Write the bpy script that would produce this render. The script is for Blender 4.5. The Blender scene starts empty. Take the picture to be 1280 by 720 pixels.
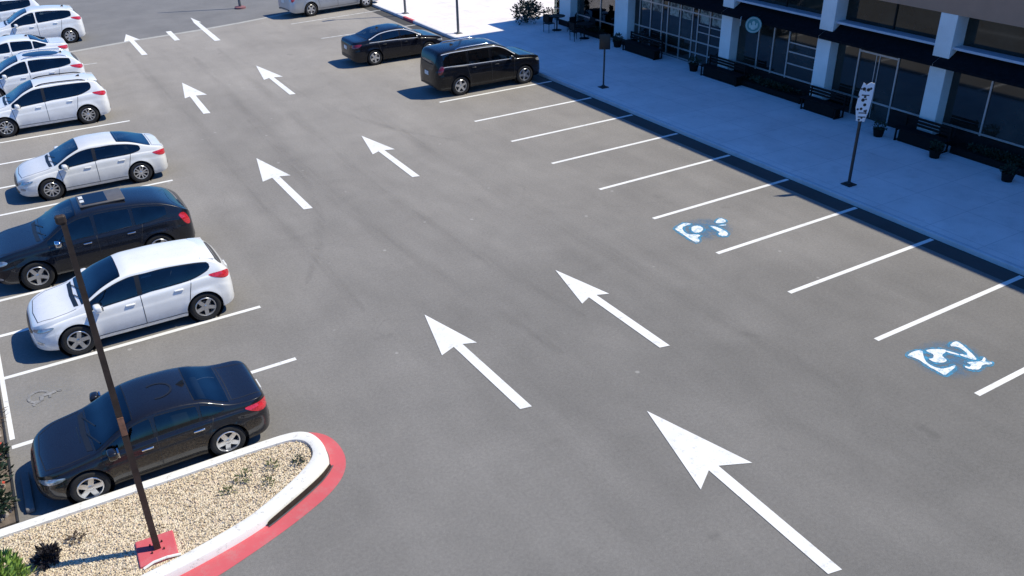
import bpy, bmesh, math, random
import numpy as np
from mathutils import Vector, Matrix
from mathutils.bvhtree import BVHTree
random.seed(7)
S = bpy.context.scene
COL = S.collection
R = math.radians

# ------------------------------------------------------------------ render / camera
S.render.engine = 'CYCLES'
S.render.resolution_x, S.render.resolution_y = 1024, 576
S.view_settings.view_transform = 'Standard'
S.view_settings.look = 'None'
S.view_settings.exposure = 0
S.view_settings.gamma = 1
F, PT, RO, YW, CH = 1093.95, 0.503868, -0.018421, 0.532973, 10.3
fw = Vector((math.sin(YW)*math.cos(PT), math.cos(YW)*math.cos(PT), -math.sin(PT)))
rt = Vector((math.cos(YW), -math.sin(YW), 0)); up = rt.cross(fw)
r2 = rt*math.cos(RO)+up*math.sin(RO); u2 = up*math.cos(RO)-rt*math.sin(RO)
cd = bpy.data.cameras.new('camera'); cam = bpy.data.objects.new('camera', cd); COL.objects.link(cam)
cam.matrix_world = Matrix(((r2.x, u2.x, -fw.x, 0), (r2.y, u2.y, -fw.y, 0), (r2.z, u2.z, -fw.z, CH), (0, 0, 0, 1)))
cd.sensor_width = 36; cd.lens = F/1280*36; cd.clip_end = 3000; cd.clip_start = .1
S.camera = cam

# ------------------------------------------------------------------ light
SUN_EL = R(54.5)
sd = Vector((1, -.35, 0)).normalized()
tosun = Vector((sd.x*math.cos(SUN_EL), sd.y*math.cos(SUN_EL), math.sin(SUN_EL)))
sl = bpy.data.lights.new('sun', 'SUN'); sl.energy = 5.0; sl.angle = R(.53); sl.color = (1, .925, .74)
so = bpy.data.objects.new('sun', sl); COL.objects.link(so); so.location = (60, -20, 80)
so.rotation_euler = (-tosun).to_track_quat('-Z', 'Y').to_euler()
w = bpy.data.worlds.new('World'); S.world = w; w.use_nodes = True
wn = w.node_tree; bg = wn.nodes['Background']
sky = wn.nodes.new('ShaderNodeTexSky'); sky.sky_type = 'NISHITA'; sky.sun_disc = False
sky.sun_elevation = SUN_EL; sky.sun_rotation = math.atan2(sd.x, sd.y); sky.altitude = 600; sky.dust_density = .6; sky.ozone_density = 3
tint = wn.nodes.new('ShaderNodeMix'); tint.data_type = 'RGBA'; tint.blend_type = 'MULTIPLY'; tint.inputs[0].default_value = 1
tint.inputs[7].default_value = (.48, 1.25, 2.22, 1)
wn.links.new(sky.outputs[0], tint.inputs[6]); wn.links.new(tint.outputs[2], bg.inputs[0]); bg.inputs[1].default_value = .077

# ------------------------------------------------------------------ materials
MATS = {}
class NT:
    def __init__(s, name):
        s.m = bpy.data.materials.new(name); s.m.use_nodes = True; s.t = s.m.node_tree
        s.b = s.t.nodes['Principled BSDF']; s.out = s.t.nodes['Material Output']
        s.co = None
    def n(s, typ, **kw):
        x = s.t.nodes.new('ShaderNode'+typ)
        for k, v in kw.items(): setattr(x, k, v)
        return x
    def l(s, a, b): s.t.links.new(a, b)
    def coord(s, scale=(1, 1, 1), kind='Object', rot=(0, 0, 0)):
        if s.co is None: s.co = s.n('TexCoord')
        mp = s.n('Mapping'); mp.inputs['Scale'].default_value = scale; mp.inputs['Rotation'].default_value = rot
        s.l(s.co.outputs[kind], mp.inputs[0]); return mp.outputs[0]
    def noise(s, scale, detail=4, rough=.55, vec=None, dist=0):
        x = s.n('TexNoise'); x.inputs['Scale'].default_value = scale; x.inputs['Detail'].default_value = detail
        x.inputs['Roughness'].default_value = rough; x.inputs['Distortion'].default_value = dist
        s.l(vec if vec is not None else s.coord(), x.inputs['Vector']); return x.outputs['Fac']
    def ramp(s, fac, pts):
        x = s.n('ValToRGB'); e = x.color_ramp.elements
        while len(e) < len(pts): e.new(.5)
        for i, (p, c) in enumerate(pts):
            e[i].position = p; e[i].color = (c, c, c, 1) if not hasattr(c, '__len__') else (*c, 1)
        s.l(fac, x.inputs[0]); return x.outputs[0]
    def mix(s, fac, a, b, mode='MIX'):
        x = s.n('Mix', data_type='RGBA', blend_type=mode)
        for i, v in ((0, fac), (6, a), (7, b)):
            if hasattr(v, 'is_linked'): s.l(v, x.inputs[i])
            elif i == 0: x.inputs[0].default_value = v
            else: x.inputs[i].default_value = (*v, 1) if len(v) == 3 else v
        return x.outputs[2]
    def math(s, op, a, b=0):
        x = s.n('Math', operation=op)
        for i, v in ((0, a), (1, b)):
            if hasattr(v, 'is_linked'): s.l(v, x.inputs[i])
            else: x.inputs[i].default_value = v
        return x.outputs[0]
    def bump(s, h, strength=.3, dist=.02):
        x = s.n('Bump'); x.inputs['Strength'].default_value = strength; x.inputs['Distance'].default_value = dist
        s.l(h, x.inputs['Height']); s.l(x.outputs[0], s.b.inputs['Normal'])
    def col(s, v):
        if hasattr(v, 'is_linked'): s.l(v, s.b.inputs['Base Color'])
        else: s.b.inputs['Base Color'].default_value = (*v, 1)
    def set(s, **k):
        for a, v in k.items(): s.b.inputs[a.replace('_', ' ')].default_value = v

def plain(name, c, rough=.5, metal=0, var=.12, scale=6, bump=0, coat=0, spec=.5, detail=3):
    """principled with mottled procedural variation"""
    if name in MATS: return MATS[name]
    t = NT(name); c = Vector(c)
    f = t.noise(scale, detail)
    t.col(t.ramp(f, [(.3, tuple(c*(1-var))), (.7, tuple(c*(1+var)))]))
    t.set(Roughness=rough, Metallic=metal, Coat_Weight=coat, Coat_Roughness=.03, Specular_IOR_Level=spec)
    if bump: t.bump(t.noise(scale*8, 3), bump, .01)
    MATS[name] = t.m; return t.m

def paint(name, c, metal=0., rough=.35, dusty=1., coat=1., spec=.5):
    """car paint: clear coat over base, dusty lower body, dark when seen from inside"""
    t = NT(name); c = Vector(c)
    base = t.ramp(t.noise(2.2, 4), [(.3, tuple(c*.94)), (.7, tuple(c*1.05))])
    sep = t.n('SeparateXYZ'); t.l(t.coord(), sep.inputs[0])
    dz = t.ramp(sep.outputs[2], [(.18, .42), (.62, 0)])
    dust = t.math('MULTIPLY', dz, t.ramp(t.noise(9, 5), [(.3, .3), (.7, 1)]))
    col = t.mix(t.math('MULTIPLY', dust, dusty), base, (.16, .135, .11))
    geo = t.n('NewGeometry')
    col = t.mix(geo.outputs['Backfacing'], col, (.03, .03, .032))
    t.col(col)
    t.set(Metallic=metal, Roughness=rough, Coat_Weight=coat, Coat_Roughness=.035, Specular_IOR_Level=spec)
    rr = t.ramp(t.noise(30, 3), [(.3, max(.0, rough-.05)), (.7, rough+.08)]); t.l(rr, t.b.inputs['Roughness'])
    return t.m

def glass_mat(name, tr=(.2, .25, .27), extra=.05):
    t = NT(name)
    tb = t.n('BsdfTransparent'); tb.inputs[0].default_value = (*tr, 1)
    gl = t.n('BsdfGlossy'); gl.inputs['Roughness'].default_value = .02; gl.inputs[0].default_value = (.95, .97, 1, 1)
    fr = t.n('Fresnel'); fr.inputs[0].default_value = 1.5
    f = t.math('ADD', fr.outputs[0], t.math('MULTIPLY', t.ramp(t.noise(3, 3), [(.3, .6), (.7, 1.2)]), extra))
    mx = t.n('MixShader'); t.l(f, mx.inputs[0]); t.l(tb.outputs[0], mx.inputs[1]); t.l(gl.outputs[0], mx.inputs[2])
    t.l(mx.outputs[0], t.out.inputs[0]); return t.m

def asphalt_mat():
    t = NT('asphalt')
    big = t.noise(.11, 5, .6)
    mid = t.noise(.55, 6, .65, dist=.6)
    streak = t.noise(1.0, 5, .6, t.coord((1.7, .1, 1), rot=(0, 0, R(2))))
    wv0 = t.n('TexNoise'); wv0.inputs['Scale'].default_value = .09; wv0.inputs['Detail'].default_value = 2; t.l(t.coord(), wv0.inputs['Vector'])
    ws0 = t.n('VectorMath', operation='SCALE'); ws0.inputs['Scale'].default_value = 5; t.l(wv0.outputs['Color'], ws0.inputs[0])
    wa0 = t.n('VectorMath', operation='ADD'); t.l(ws0.outputs[0], wa0.inputs[0]); t.l(t.coord(), wa0.inputs[1])
    wm0 = t.n('Mapping'); wm0.inputs['Scale'].default_value = (.55, .03, 1); t.l(wa0.outputs[0], wm0.inputs[0])
    wide = t.noise(1.0, 4, .6, wm0.outputs[0])
    grain = t.noise(70, 3, .7)
    grit = t.noise(16, 4, .75)
    sep = t.n('SeparateXYZ'); t.l(t.coord(), sep.inputs[0])
    # base colour gets paler toward the far end
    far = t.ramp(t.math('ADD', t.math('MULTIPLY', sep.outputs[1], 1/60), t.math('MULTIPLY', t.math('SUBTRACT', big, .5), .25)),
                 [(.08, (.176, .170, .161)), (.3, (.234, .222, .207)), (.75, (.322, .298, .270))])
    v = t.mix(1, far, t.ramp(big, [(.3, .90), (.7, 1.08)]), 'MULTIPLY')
    v = t.mix(1, v, t.ramp(mid, [(.25, .90), (.75, 1.08)]), 'MULTIPLY')
    v = t.mix(1, v, t.ramp(streak, [(.3, .955), (.7, 1.03)]), 'MULTIPLY')
    v = t.mix(1, v, t.ramp(wide, [(.28, .90), (.72, 1.06)]), 'MULTIPLY')
    v = t.mix(1, v, t.ramp(grain, [(.3, .80), (.7, 1.2)]), 'MULTIPLY')
    v = t.mix(1, v, t.ramp(grit, [(.3, .86), (.7, 1.13)]), 'MULTIPLY')
    # drips of oil
    oil = t.ramp(t.noise(.9, 3, .5, dist=.3), [(.70, 0), (.82, .45)])
    v = t.mix(oil, v, (.07, .068, .066))
    # hairline cracks
    vo = t.n('TexVoronoi', feature='DISTANCE_TO_EDGE'); vo.inputs['Scale'].default_value = .16
    ns = t.n('TexNoise'); ns.inputs['Scale'].default_value = 1.1; ns.inputs['Detail'].default_value = 6; t.l(t.coord(), ns.inputs['Vector'])
    wv = t.n('VectorMath', operation='ADD'); sc = t.n('VectorMath', operation='SCALE'); sc.inputs['Scale'].default_value = 1.1
    t.l(ns.outputs['Color'], sc.inputs[0]); t.l(sc.outputs[0], wv.inputs[0]); t.l(t.coord(), wv.inputs[1]); t.l(wv.outputs[0], vo.inputs['Vector'])
    ck = t.math('MULTIPLY', t.ramp(vo.outputs['Distance'], [(.0, 1), (.0035, 0)]), t.ramp(t.noise(.22, 2), [(.56, 0), (.70, .28)]))
    v = t.mix(ck, v, (.055, .055, .056))
    # pale specks: gum, chips
    vs = t.n('TexVoronoi'); vs.inputs['Scale'].default_value = .85; t.l(t.coord(), vs.inputs['Vector'])
    sp = t.ramp(vs.outputs['Distance'], [(.0, .5), (.03, .5), (.05, 0)])
    v = t.mix(sp, v, (.42, .41, .39))
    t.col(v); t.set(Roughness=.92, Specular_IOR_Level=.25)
    t.bump(t.math('ADD', grain, grit), .35, .012)
    return t.m

def concrete_mat(name, c, grime=.35, joint=None):
    t = NT(name); c = Vector(c)
    v = t.ramp(t.noise(.7, 5, .6), [(.3, tuple(c*.88)), (.7, tuple(c*1.06))])
    v = t.mix(1, v, t.ramp(t.noise(45, 3, .7), [(.3, .9), (.7, 1.08)]), 'MULTIPLY')
    g = t.ramp(t.noise(2.4, 6, .7), [(.52, 0), (.75, grime)])
    v = t.mix(g, v, tuple(c*.5))
    if joint:
        br = t.n('TexBrick'); br.offset = 0; br.inputs['Scale'].default_value = 1
        br.inputs['Brick Width'].default_value = joint; br.inputs['Row Height'].default_value = joint
        br.inputs['Mortar Size'].default_value = .012; br.inputs['Color1'].default_value = (1, 1, 1, 1); br.inputs['Color2'].default_value = (.97, .97, .97, 1)
        br.inputs['Mortar'].default_value = (.76, .76, .77, 1); t.l(t.coord(), br.inputs['Vector'])
        v = t.mix(1, v, br.outputs[0], 'MULTIPLY')
    t.col(v); t.set(Roughness=.85, Specular_IOR_Level=.3); t.bump(t.noise(60, 3, .7), .25, .006)
    return t.m

def road_paint(name, c, wear=.5, lo=.56, hi=.66, under=(.19, .186, .183), scale=5):
    """marking paint worn through to the asphalt"""
    t = NT(name); c = Vector(c)
    n1 = t.noise(scale, 6, .72); n2 = t.noise(55, 3, .7)
    f = t.math('ADD', t.math('MULTIPLY', n1, .7), t.math('MULTIPLY', n2, .3))
    k = t.math('MULTIPLY', t.ramp(f, [(lo, 0), (hi, 1)]), wear)
    v = t.ramp(t.noise(1.3, 4), [(.3, tuple(c*.9)), (.7, tuple(c*1.03))])
    t.col(t.mix(k, v, under)); t.set(Roughness=.75, Specular_IOR_Level=.3); t.bump(n2, .2, .006)
    return t.m

M_white_line = road_paint('white marking paint', (.80, .80, .78), .55)
M_pale_line = road_paint('faded marking paint', (.62, .61, .59), .8, .47, .62)
M_arrow = road_paint('thick white marking paint', (.80, .80, .79), .5, .53, .68)
M_worn = road_paint('worn marking paint', (.36, .355, .35), 1, .38, .55)
M_asphalt = asphalt_mat()
M_walk = concrete_mat('pale concrete walk', (.86, .80, .78), .30, 1.6)
M_kerbgrey = concrete_mat('grey kerb concrete', (.62, .63, .66), .3)
M_kerbwhite = road_paint('white painted kerb', (.82, .81, .77), .7, .54, .62, (.42, .40, .37), 7)
M_red = road_paint('red kerb paint', (.62, .115, .13), .6, .50, .68, (.45, .25, .24), 3)
M_redblock = road_paint('red painted concrete', (.62, .11, .13), .5, .50, .70, (.5, .3, .28), 5)
M_gutter = concrete_mat('gutter concrete', (.40, .39, .37), .5)
M_black = plain('black plastic', (.012, .012, .013), .45)
M_rubber = plain('tyre rubber', (.016, .016, .017), .85, bump=.2, scale=20)
M_under = plain('dark underbody', (.006, .006, .007), .8)
M_alloy = plain('silver alloy', (.62, .63, .65), .28, .85, .06)
M_alloy_dark = plain('grey alloy', (.28, .285, .3), .3, .8, .06)
M_chrome = plain('chrome', (.75, .76, .78), .12, 1, .04)
M_seat = plain('grey cloth seat', (.10, .10, .105), .85, bump=.3, scale=25)
M_seat_tan = plain('tan leather seat', (.34, .27, .2), .6, bump=.2, scale=15)
M_dash = plain('dashboard plastic', (.03, .03, .032), .6, scale=15)
M_seam = plain('panel gap', (.02, .02, .022), .6)
M_glass = glass_mat('car window glass', (.22, .27, .29), .03)
M_shopglass = glass_mat('clear shop glass', (.55, .6, .58), .04)
M_plate = plain('plate enamel', (.7, .71, .7), .4)
M_orange = plain('orange sunshade foil', (.75, .16, .08), .5)
M_pole = plain('rusty brown steel', (.055, .037, .028), .6, .3, .35, 4, bump=.25)
M_rust = plain('rust patch', (.25, .12, .07), .8, var=.3, scale=14)
M_greypole = plain('dull grey galvanised steel', (.16, .17, .18), .5, .6, .15)
M_darksteel = plain('dark painted steel', (.03, .032, .036), .45, .2)

def lens_mat(name, c, em=0):
    t = NT(name); v = t.n('TexVoronoi'); v.inputs['Scale'].default_value = 26; t.l(t.coord(), v.inputs['Vector'])
    c = Vector(c)
    t.col(t.ramp(v.outputs['Distance'], [(.1, tuple(c*.6)), (.6, tuple(c*1.25))])); t.set(Roughness=.12, Coat_Weight=1, Coat_Roughness=.02)
    return t.m
M_tail = lens_mat('red tail lens', (.48, .02, .03))
M_tail_dark = lens_mat('deep red tail lens', (.16, .008, .012))
def head_mat():
    t = NT('headlight lens'); v = t.n('TexVoronoi'); v.inputs['Scale'].default_value = 9; t.l(t.coord(), v.inputs['Vector'])
    t.col(t.ramp(v.outputs['Distance'], [(.15, (.65, .68, .7)), (.35, (.25, .27, .29)), (.7, (.5, .52, .55))]))
    t.set(Roughness=.15, Metallic=.5, Coat_Weight=1, Coat_Roughness=.02); return t.m
M_head = head_mat()
def grille_mat():
    t = NT('black mesh grille'); wv = t.n('TexWave'); wv.bands_direction = 'Z'; wv.inputs['Scale'].default_value = 12; t.l(t.coord(), wv.inputs['Vector'])
    t.col(t.ramp(wv.outputs['Fac'], [(.3, .008), (.8, .05)])); t.set(Roughness=.35); return t.m
M_grille = grille_mat()

# ------------------------------------------------------------------ mesh helpers
def link(name, me, mat, parent=None, smooth=None):
    o = bpy.data.objects.new(name, me); COL.objects.link(o)
    if mat is not None:
        me.materials.clear()
        for m in (mat if isinstance(mat, (list, tuple)) else [mat]): me.materials.append(m)
    if parent is not None: o.parent = parent
    if smooth is not None:
        me.shade_smooth()
        if smooth < 180: me.set_sharp_from_angle(angle=R(smooth))
    return o
def obj(name, bm, mat, parent=None, smooth=None, recalc=True):
    if recalc: bmesh.ops.recalc_face_normals(bm, faces=bm.faces)
    me = bpy.data.meshes.new(name); bm.to_mesh(me); bm.free()
    return link(name, me, mat, parent, smooth)
def tag(o, label=None, cat=None, group=None, kind=None):
    if label: o['label'] = label
    if cat: o['category'] = cat
    if group: o['group'] = group
    if kind: o['kind'] = kind
    return o
def empty(name, loc=(0, 0, 0), rz=0):
    o = bpy.data.objects.new(name, None); COL.objects.link(o); o.location = loc; o.rotation_euler = (0, 0, rz); o.empty_display_size = .3
    return o
def bx(bm, lo, hi, bev=0, mat=None, seg=2):
    lo, hi = Vector(lo), Vector(hi); c = (lo+hi)/2; d = hi-lo
    M = Matrix.Translation(c) @ Matrix.Diagonal((*d, 1))
    if mat is not None: M = mat @ M
    r = bmesh.ops.create_cube(bm, size=1, matrix=M)
    if bev: bmesh.ops.bevel(bm, geom=list({e for v in r['verts'] for e in v.link_edges}), offset=bev, segments=seg, affect='EDGES', profile=.5)
def tube(bm, pts, rad, n=8, cap=True):
    pts = [Vector(p) for p in pts]; rings = []
    rr = rad if hasattr(rad, '__len__') else [rad]*len(pts)
    for i, p in enumerate(pts):
        d = (pts[min(i+1, len(pts)-1)]-pts[max(i-1, 0)]).normalized()
        a = d.cross(Vector((0, 0, 1)) if abs(d.z) < .9 else Vector((1, 0, 0))).normalized(); b = d.cross(a)
        rings.append([bm.verts.new(p+a*(math.cos(k*2*math.pi/n)*rr[i])+b*(math.sin(k*2*math.pi/n)*rr[i])) for k in range(n)])
    for A, B in zip(rings, rings[1:]):
        for k in range(n): bm.faces.new((A[k], A[(k+1) % n], B[(k+1) % n], B[k]))
    if cap: bm.faces.new(rings[0]); bm.faces.new(rings[-1])
def lathe(bm, prof, n=24, mat=Matrix(), a0=0, a1=2*math.pi):
    """revolve (r, y) profile about the Y axis"""
    full = abs(a1-a0-2*math.pi) < 1e-6; m = n if full else n+1; rings = []
    for k in range(m):
        a = a0+(a1-a0)*k/n
        rings.append([bm.verts.new(mat @ Vector((r*math.cos(a), y, r*math.sin(a)))) for r, y in prof])
    for k in range(n):
        A, B = rings[k], rings[(k+1) % m]
        for i in range(len(prof)-1): bm.faces.new((A[i], A[i+1], B[i+1], B[i]))
def flat(bm, pts, z):
    bm.faces.new([bm.verts.new((x, y, z)) for x, y in pts])
def rounded(poly, k=2):
    P = [Vector(p) for p in poly]
    for _ in range(k):
        Q = []
        for i in range(len(P)):
            a, b = P[i], P[(i+1) % len(P)]
            Q += [a*.75+b*.25, a*.25+b*.75]
        P = Q
    return P
def inpoly(x, y, P):
    r = False; j = len(P)-1
    for i in range(len(P)):
        if (P[i][1] > y) != (P[j][1] > y) and x < (P[j][0]-P[i][0])*(y-P[i][1])/(P[j][1]-P[i][1])+P[i][0]: r = not r
        j = i
    return r

# ------------------------------------------------------------------ cars
def pchip(pts):
    x = np.array([p[0] for p in pts], float); y = np.array([p[1] for p in pts], float)
    h = np.diff(x); d = np.diff(y)/h; m = np.zeros(len(x))
    for i in range(1, len(x)-1):
        if d[i-1]*d[i] > 0:
            w1 = 2*h[i]+h[i-1]; w2 = h[i]+2*h[i-1]; m[i] = (w1+w2)/(w1/d[i-1]+w2/d[i])
    m[0], m[-1] = d[0], d[-1]
    def f(t):
        t = min(max(t, x[0]), x[-1]); i = min(max(int(np.searchsorted(x, t))-1, 0), len(x)-2)
        s = (t-x[i])/h[i]
        return float((1+2*s)*(1-s)**2*y[i]+s*(1-s)**2*h[i]*m[i]+s*s*(3-2*s)*y[i+1]+s*s*(s-1)*h[i]*m[i+1])
    return f

STYLES = {
 'sedan': dict(top=[(-2.42, .58), (-2.40, .80), (-2.35, 1.0), (-2.24, 1.075), (-1.85, 1.10), (-1.66, 1.125), (-.98, 1.385), (-.5, 1.45), (-.1, 1.46), (.25, 1.42), (.6, 1.28), (1.14, 1.005), (1.3, .97), (1.8, .89), (2.12, .78), (2.25, .65), (2.30, .50)],
   belt=[(-2.42, .5), (-2.35, .85), (-2.1, .97), (-1.0, .98), (.9, .915), (1.6, .83), (2.1, .68), (2.3, .46)],
   wb=2.75, win=[(-1.52, -.98), (-.92, -.08), (0, 1.0)], ws=(.30, 1.1), rw=(-1.6, -.92), rear='deck', sill=.2, cowl=1.16, bp=-.04, tum=.38),
 'fastback': dict(top=[(-2.32, .58), (-2.30, .82), (-2.24, 1.0), (-2.12, 1.075), (-1.9, 1.13), (-1.1, 1.40), (-.55, 1.475), (-.1, 1.485), (.25, 1.445), (.6, 1.31), (1.15, 1.02), (1.32, .975), (1.85, .88), (2.14, .76), (2.27, .63), (2.32, .49)],
   belt=[(-2.32, .5), (-2.25, .87), (-2.0, .99), (-1.0, 1.0), (.9, .92), (1.6, .83), (2.1, .67), (2.32, .45)],
   wb=2.72, win=[(-1.62, -.12), (-.05, 1.0)], ws=(.30, 1.1), rw=(-1.85, -.85), rear='deck', sill=.2, cowl=1.18, bp=-.08, tum=.40),
 'crossover': dict(top=[(-2.20, .56), (-2.19, .85), (-2.14, 1.05), (-2.02, 1.29), (-1.86, 1.51), (-1.75, 1.575), (-1.25, 1.635), (-.4, 1.665), (.12, 1.64), (.48, 1.51), (1.1, 1.125), (1.26, 1.07), (1.8, .98), (2.08, .86), (2.20, .72), (2.24, .52)],
   belt=[(-2.20, .5), (-2.12, .95), (-1.85, 1.15), (-1.0, 1.10), (.9, .985), (1.6, .91), (2.05, .75), (2.24, .48)],
   wb=2.70, win=[(-1.66, -.10), (-.03, 1.0)], ws=(.16, 1.06), rw=None, rear='hatch', sill=.24, cowl=1.12, bp=-.06, tum=.36),
 'hatch': dict(top=[(-2.12, .58), (-2.11, .85), (-2.06, 1.03), (-1.94, 1.22), (-1.73, 1.42), (-1.6, 1.48), (-1.2, 1.55), (-.5, 1.605), (0, 1.60), (.27, 1.545), (.62, 1.41), (1.17, 1.095), (1.33, 1.04), (1.8, .955), (2.06, .85), (2.18, .71), (2.22, .5)],
   belt=[(-2.12, .5), (-2.04, .95), (-1.8, 1.13), (-1.0, 1.09), (.9, .975), (1.6, .895), (2.05, .74), (2.22, .46)],
   wb=2.70, win=[(-1.62, -.10), (-.03, 1.03)], ws=(.22, 1.1), rw=None, rear='hatch', sill=.23, cowl=1.18, bp=-.06, tum=.38),
 'coupe_suv': dict(top=[(-2.45, .6), (-2.44, .9), (-2.39, 1.12), (-2.22, 1.30), (-1.92, 1.48), (-1.65, 1.58), (-1.0, 1.685), (-.3, 1.725), (.2, 1.695), (.55, 1.58), (1.15, 1.21), (1.32, 1.155), (1.9, 1.075), (2.22, .97), (2.38, .81), (2.42, .55)],
   belt=[(-2.45, .55), (-2.36, 1.0), (-2.0, 1.14), (-1.0, 1.10), (.9, 1.06), (1.7, 1.01), (2.2, .86), (2.42, .5)],
   wb=2.90, win=[(-1.80, -1.0), (-.93, -.10), (-.03, 1.05)], ws=(.26, 1.11), rw=None, rear='hatch', sill=.27, cowl=1.19, bp=-.06, tum=.36),
 'suv': dict(top=[(-2.52, .6), (-2.51, .9), (-2.48, 1.14), (-2.42, 1.40), (-2.32, 1.64), (-2.22, 1.715), (-1.5, 1.765), (-.4, 1.775), (.25, 1.745), (.6, 1.62), (1.18, 1.23), (1.34, 1.175), (1.95, 1.10), (2.28, .99), (2.42, .82), (2.46, .55)],
   belt=[(-2.52, .55), (-2.45, 1.0), (-2.1, 1.15), (-1.0, 1.12), (.9, 1.075), (1.7, 1.03), (2.25, .88), (2.46, .5)],
   wb=2.98, win=[(-2.16, -1.12), (-1.05, -.10), (-.03, 1.06)], ws=(.3, 1.14), rw=None, rear='hatch', sill=.27, cowl=1.2, bp=-.06, tum=.27),
}

def make_wheel(wr, spokes, alloy, twin):
    """tyre mesh and rim mesh, axis +Y outward, centre at origin"""
    bm = bmesh.new(); hw = .11; ri = wr*.66
    lathe(bm, [(ri, -hw), (wr-.03, -hw), (wr, -hw+.03), (wr, hw-.03), (wr-.012, hw-.008), (wr-.045, hw+.006), (ri+.02, hw+.002), (ri, hw-.012), (ri-.01, hw-.06)], 36)
    tyre = bpy.data.meshes.new('wheel'); bmesh.ops.recalc_face_normals(bm, faces=bm.faces); bm.to_mesh(tyre); bm.free()
    tyre.materials.append(M_rubber); tyre.shade_smooth(); tyre.set_sharp_from_angle(angle=R(50))
    bm = bmesh.new()
    lathe(bm, [(ri+.004, hw-.004), (ri-.004, hw+.004), (ri-.02, hw+.002), (ri-.03, hw-.02), (ri-.035, hw-.1)], 36)
    lathe(bm, [(.001, hw-.006), (.04, hw-.006), (.062, hw-.02), (.065, hw-.06)], 20)
    nf = len(bm.faces)
    for k in range(spokes):
        a0 = 2*math.pi*k/spokes
        for s in ((-1, 1) if twin else (0,)):
            def P(r, off, y, dth): return Vector((math.cos(a0+s*dth)*r-math.sin(a0+s*dth)*off, y, math.sin(a0+s*dth)*r+math.cos(a0+s*dth)*off))
            wI, wO = (.022, .017) if twin else (.046, .042)
            A = [P(.045, -wI, hw-.012, .25), P(.045, wI, hw-.012, .25), P(ri-.02, wO, hw-.004, .26), P(ri-.02, -wO, hw-.004, .26)]
            B = [v-Vector((0, .03, 0)) for v in A]
            a = [bm.verts.new(v) for v in A]; b = [bm.verts.new(v) for v in B]
            bm.faces.new(a); bm.faces.new(b[::-1])
            for i in range(4): bm.faces.new((a[i], a[(i+1) % 4], b[(i+1) % 4], b[i]))
    n0 = len(bm.faces)
    lathe(bm, [(.0005, hw-.085), (ri-.03, hw-.085)], 30)
    lathe(bm, [(.0005, hw-.06), (wr*.38, hw-.06), (wr*.38, hw-.08)], 24)
    bm.faces.ensure_lookup_table()
    for i, f in enumerate(bm.faces): f.material_index = 0 if i < n0 else (1 if i < n0+30 else 2)
    bmesh.ops.recalc_face_normals(bm, faces=bm.faces)
    rim = bpy.data.meshes.new('rim'); bm.to_mesh(rim); bm.free()
    for m in (alloy, M_under, plain('brake disc steel', (.2, .19, .18), .45, .7)): rim.materials.append(m)
    rim.shade_smooth(); rim.set_sharp_from_angle(angle=R(35))
    return tyre, rim

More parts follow.
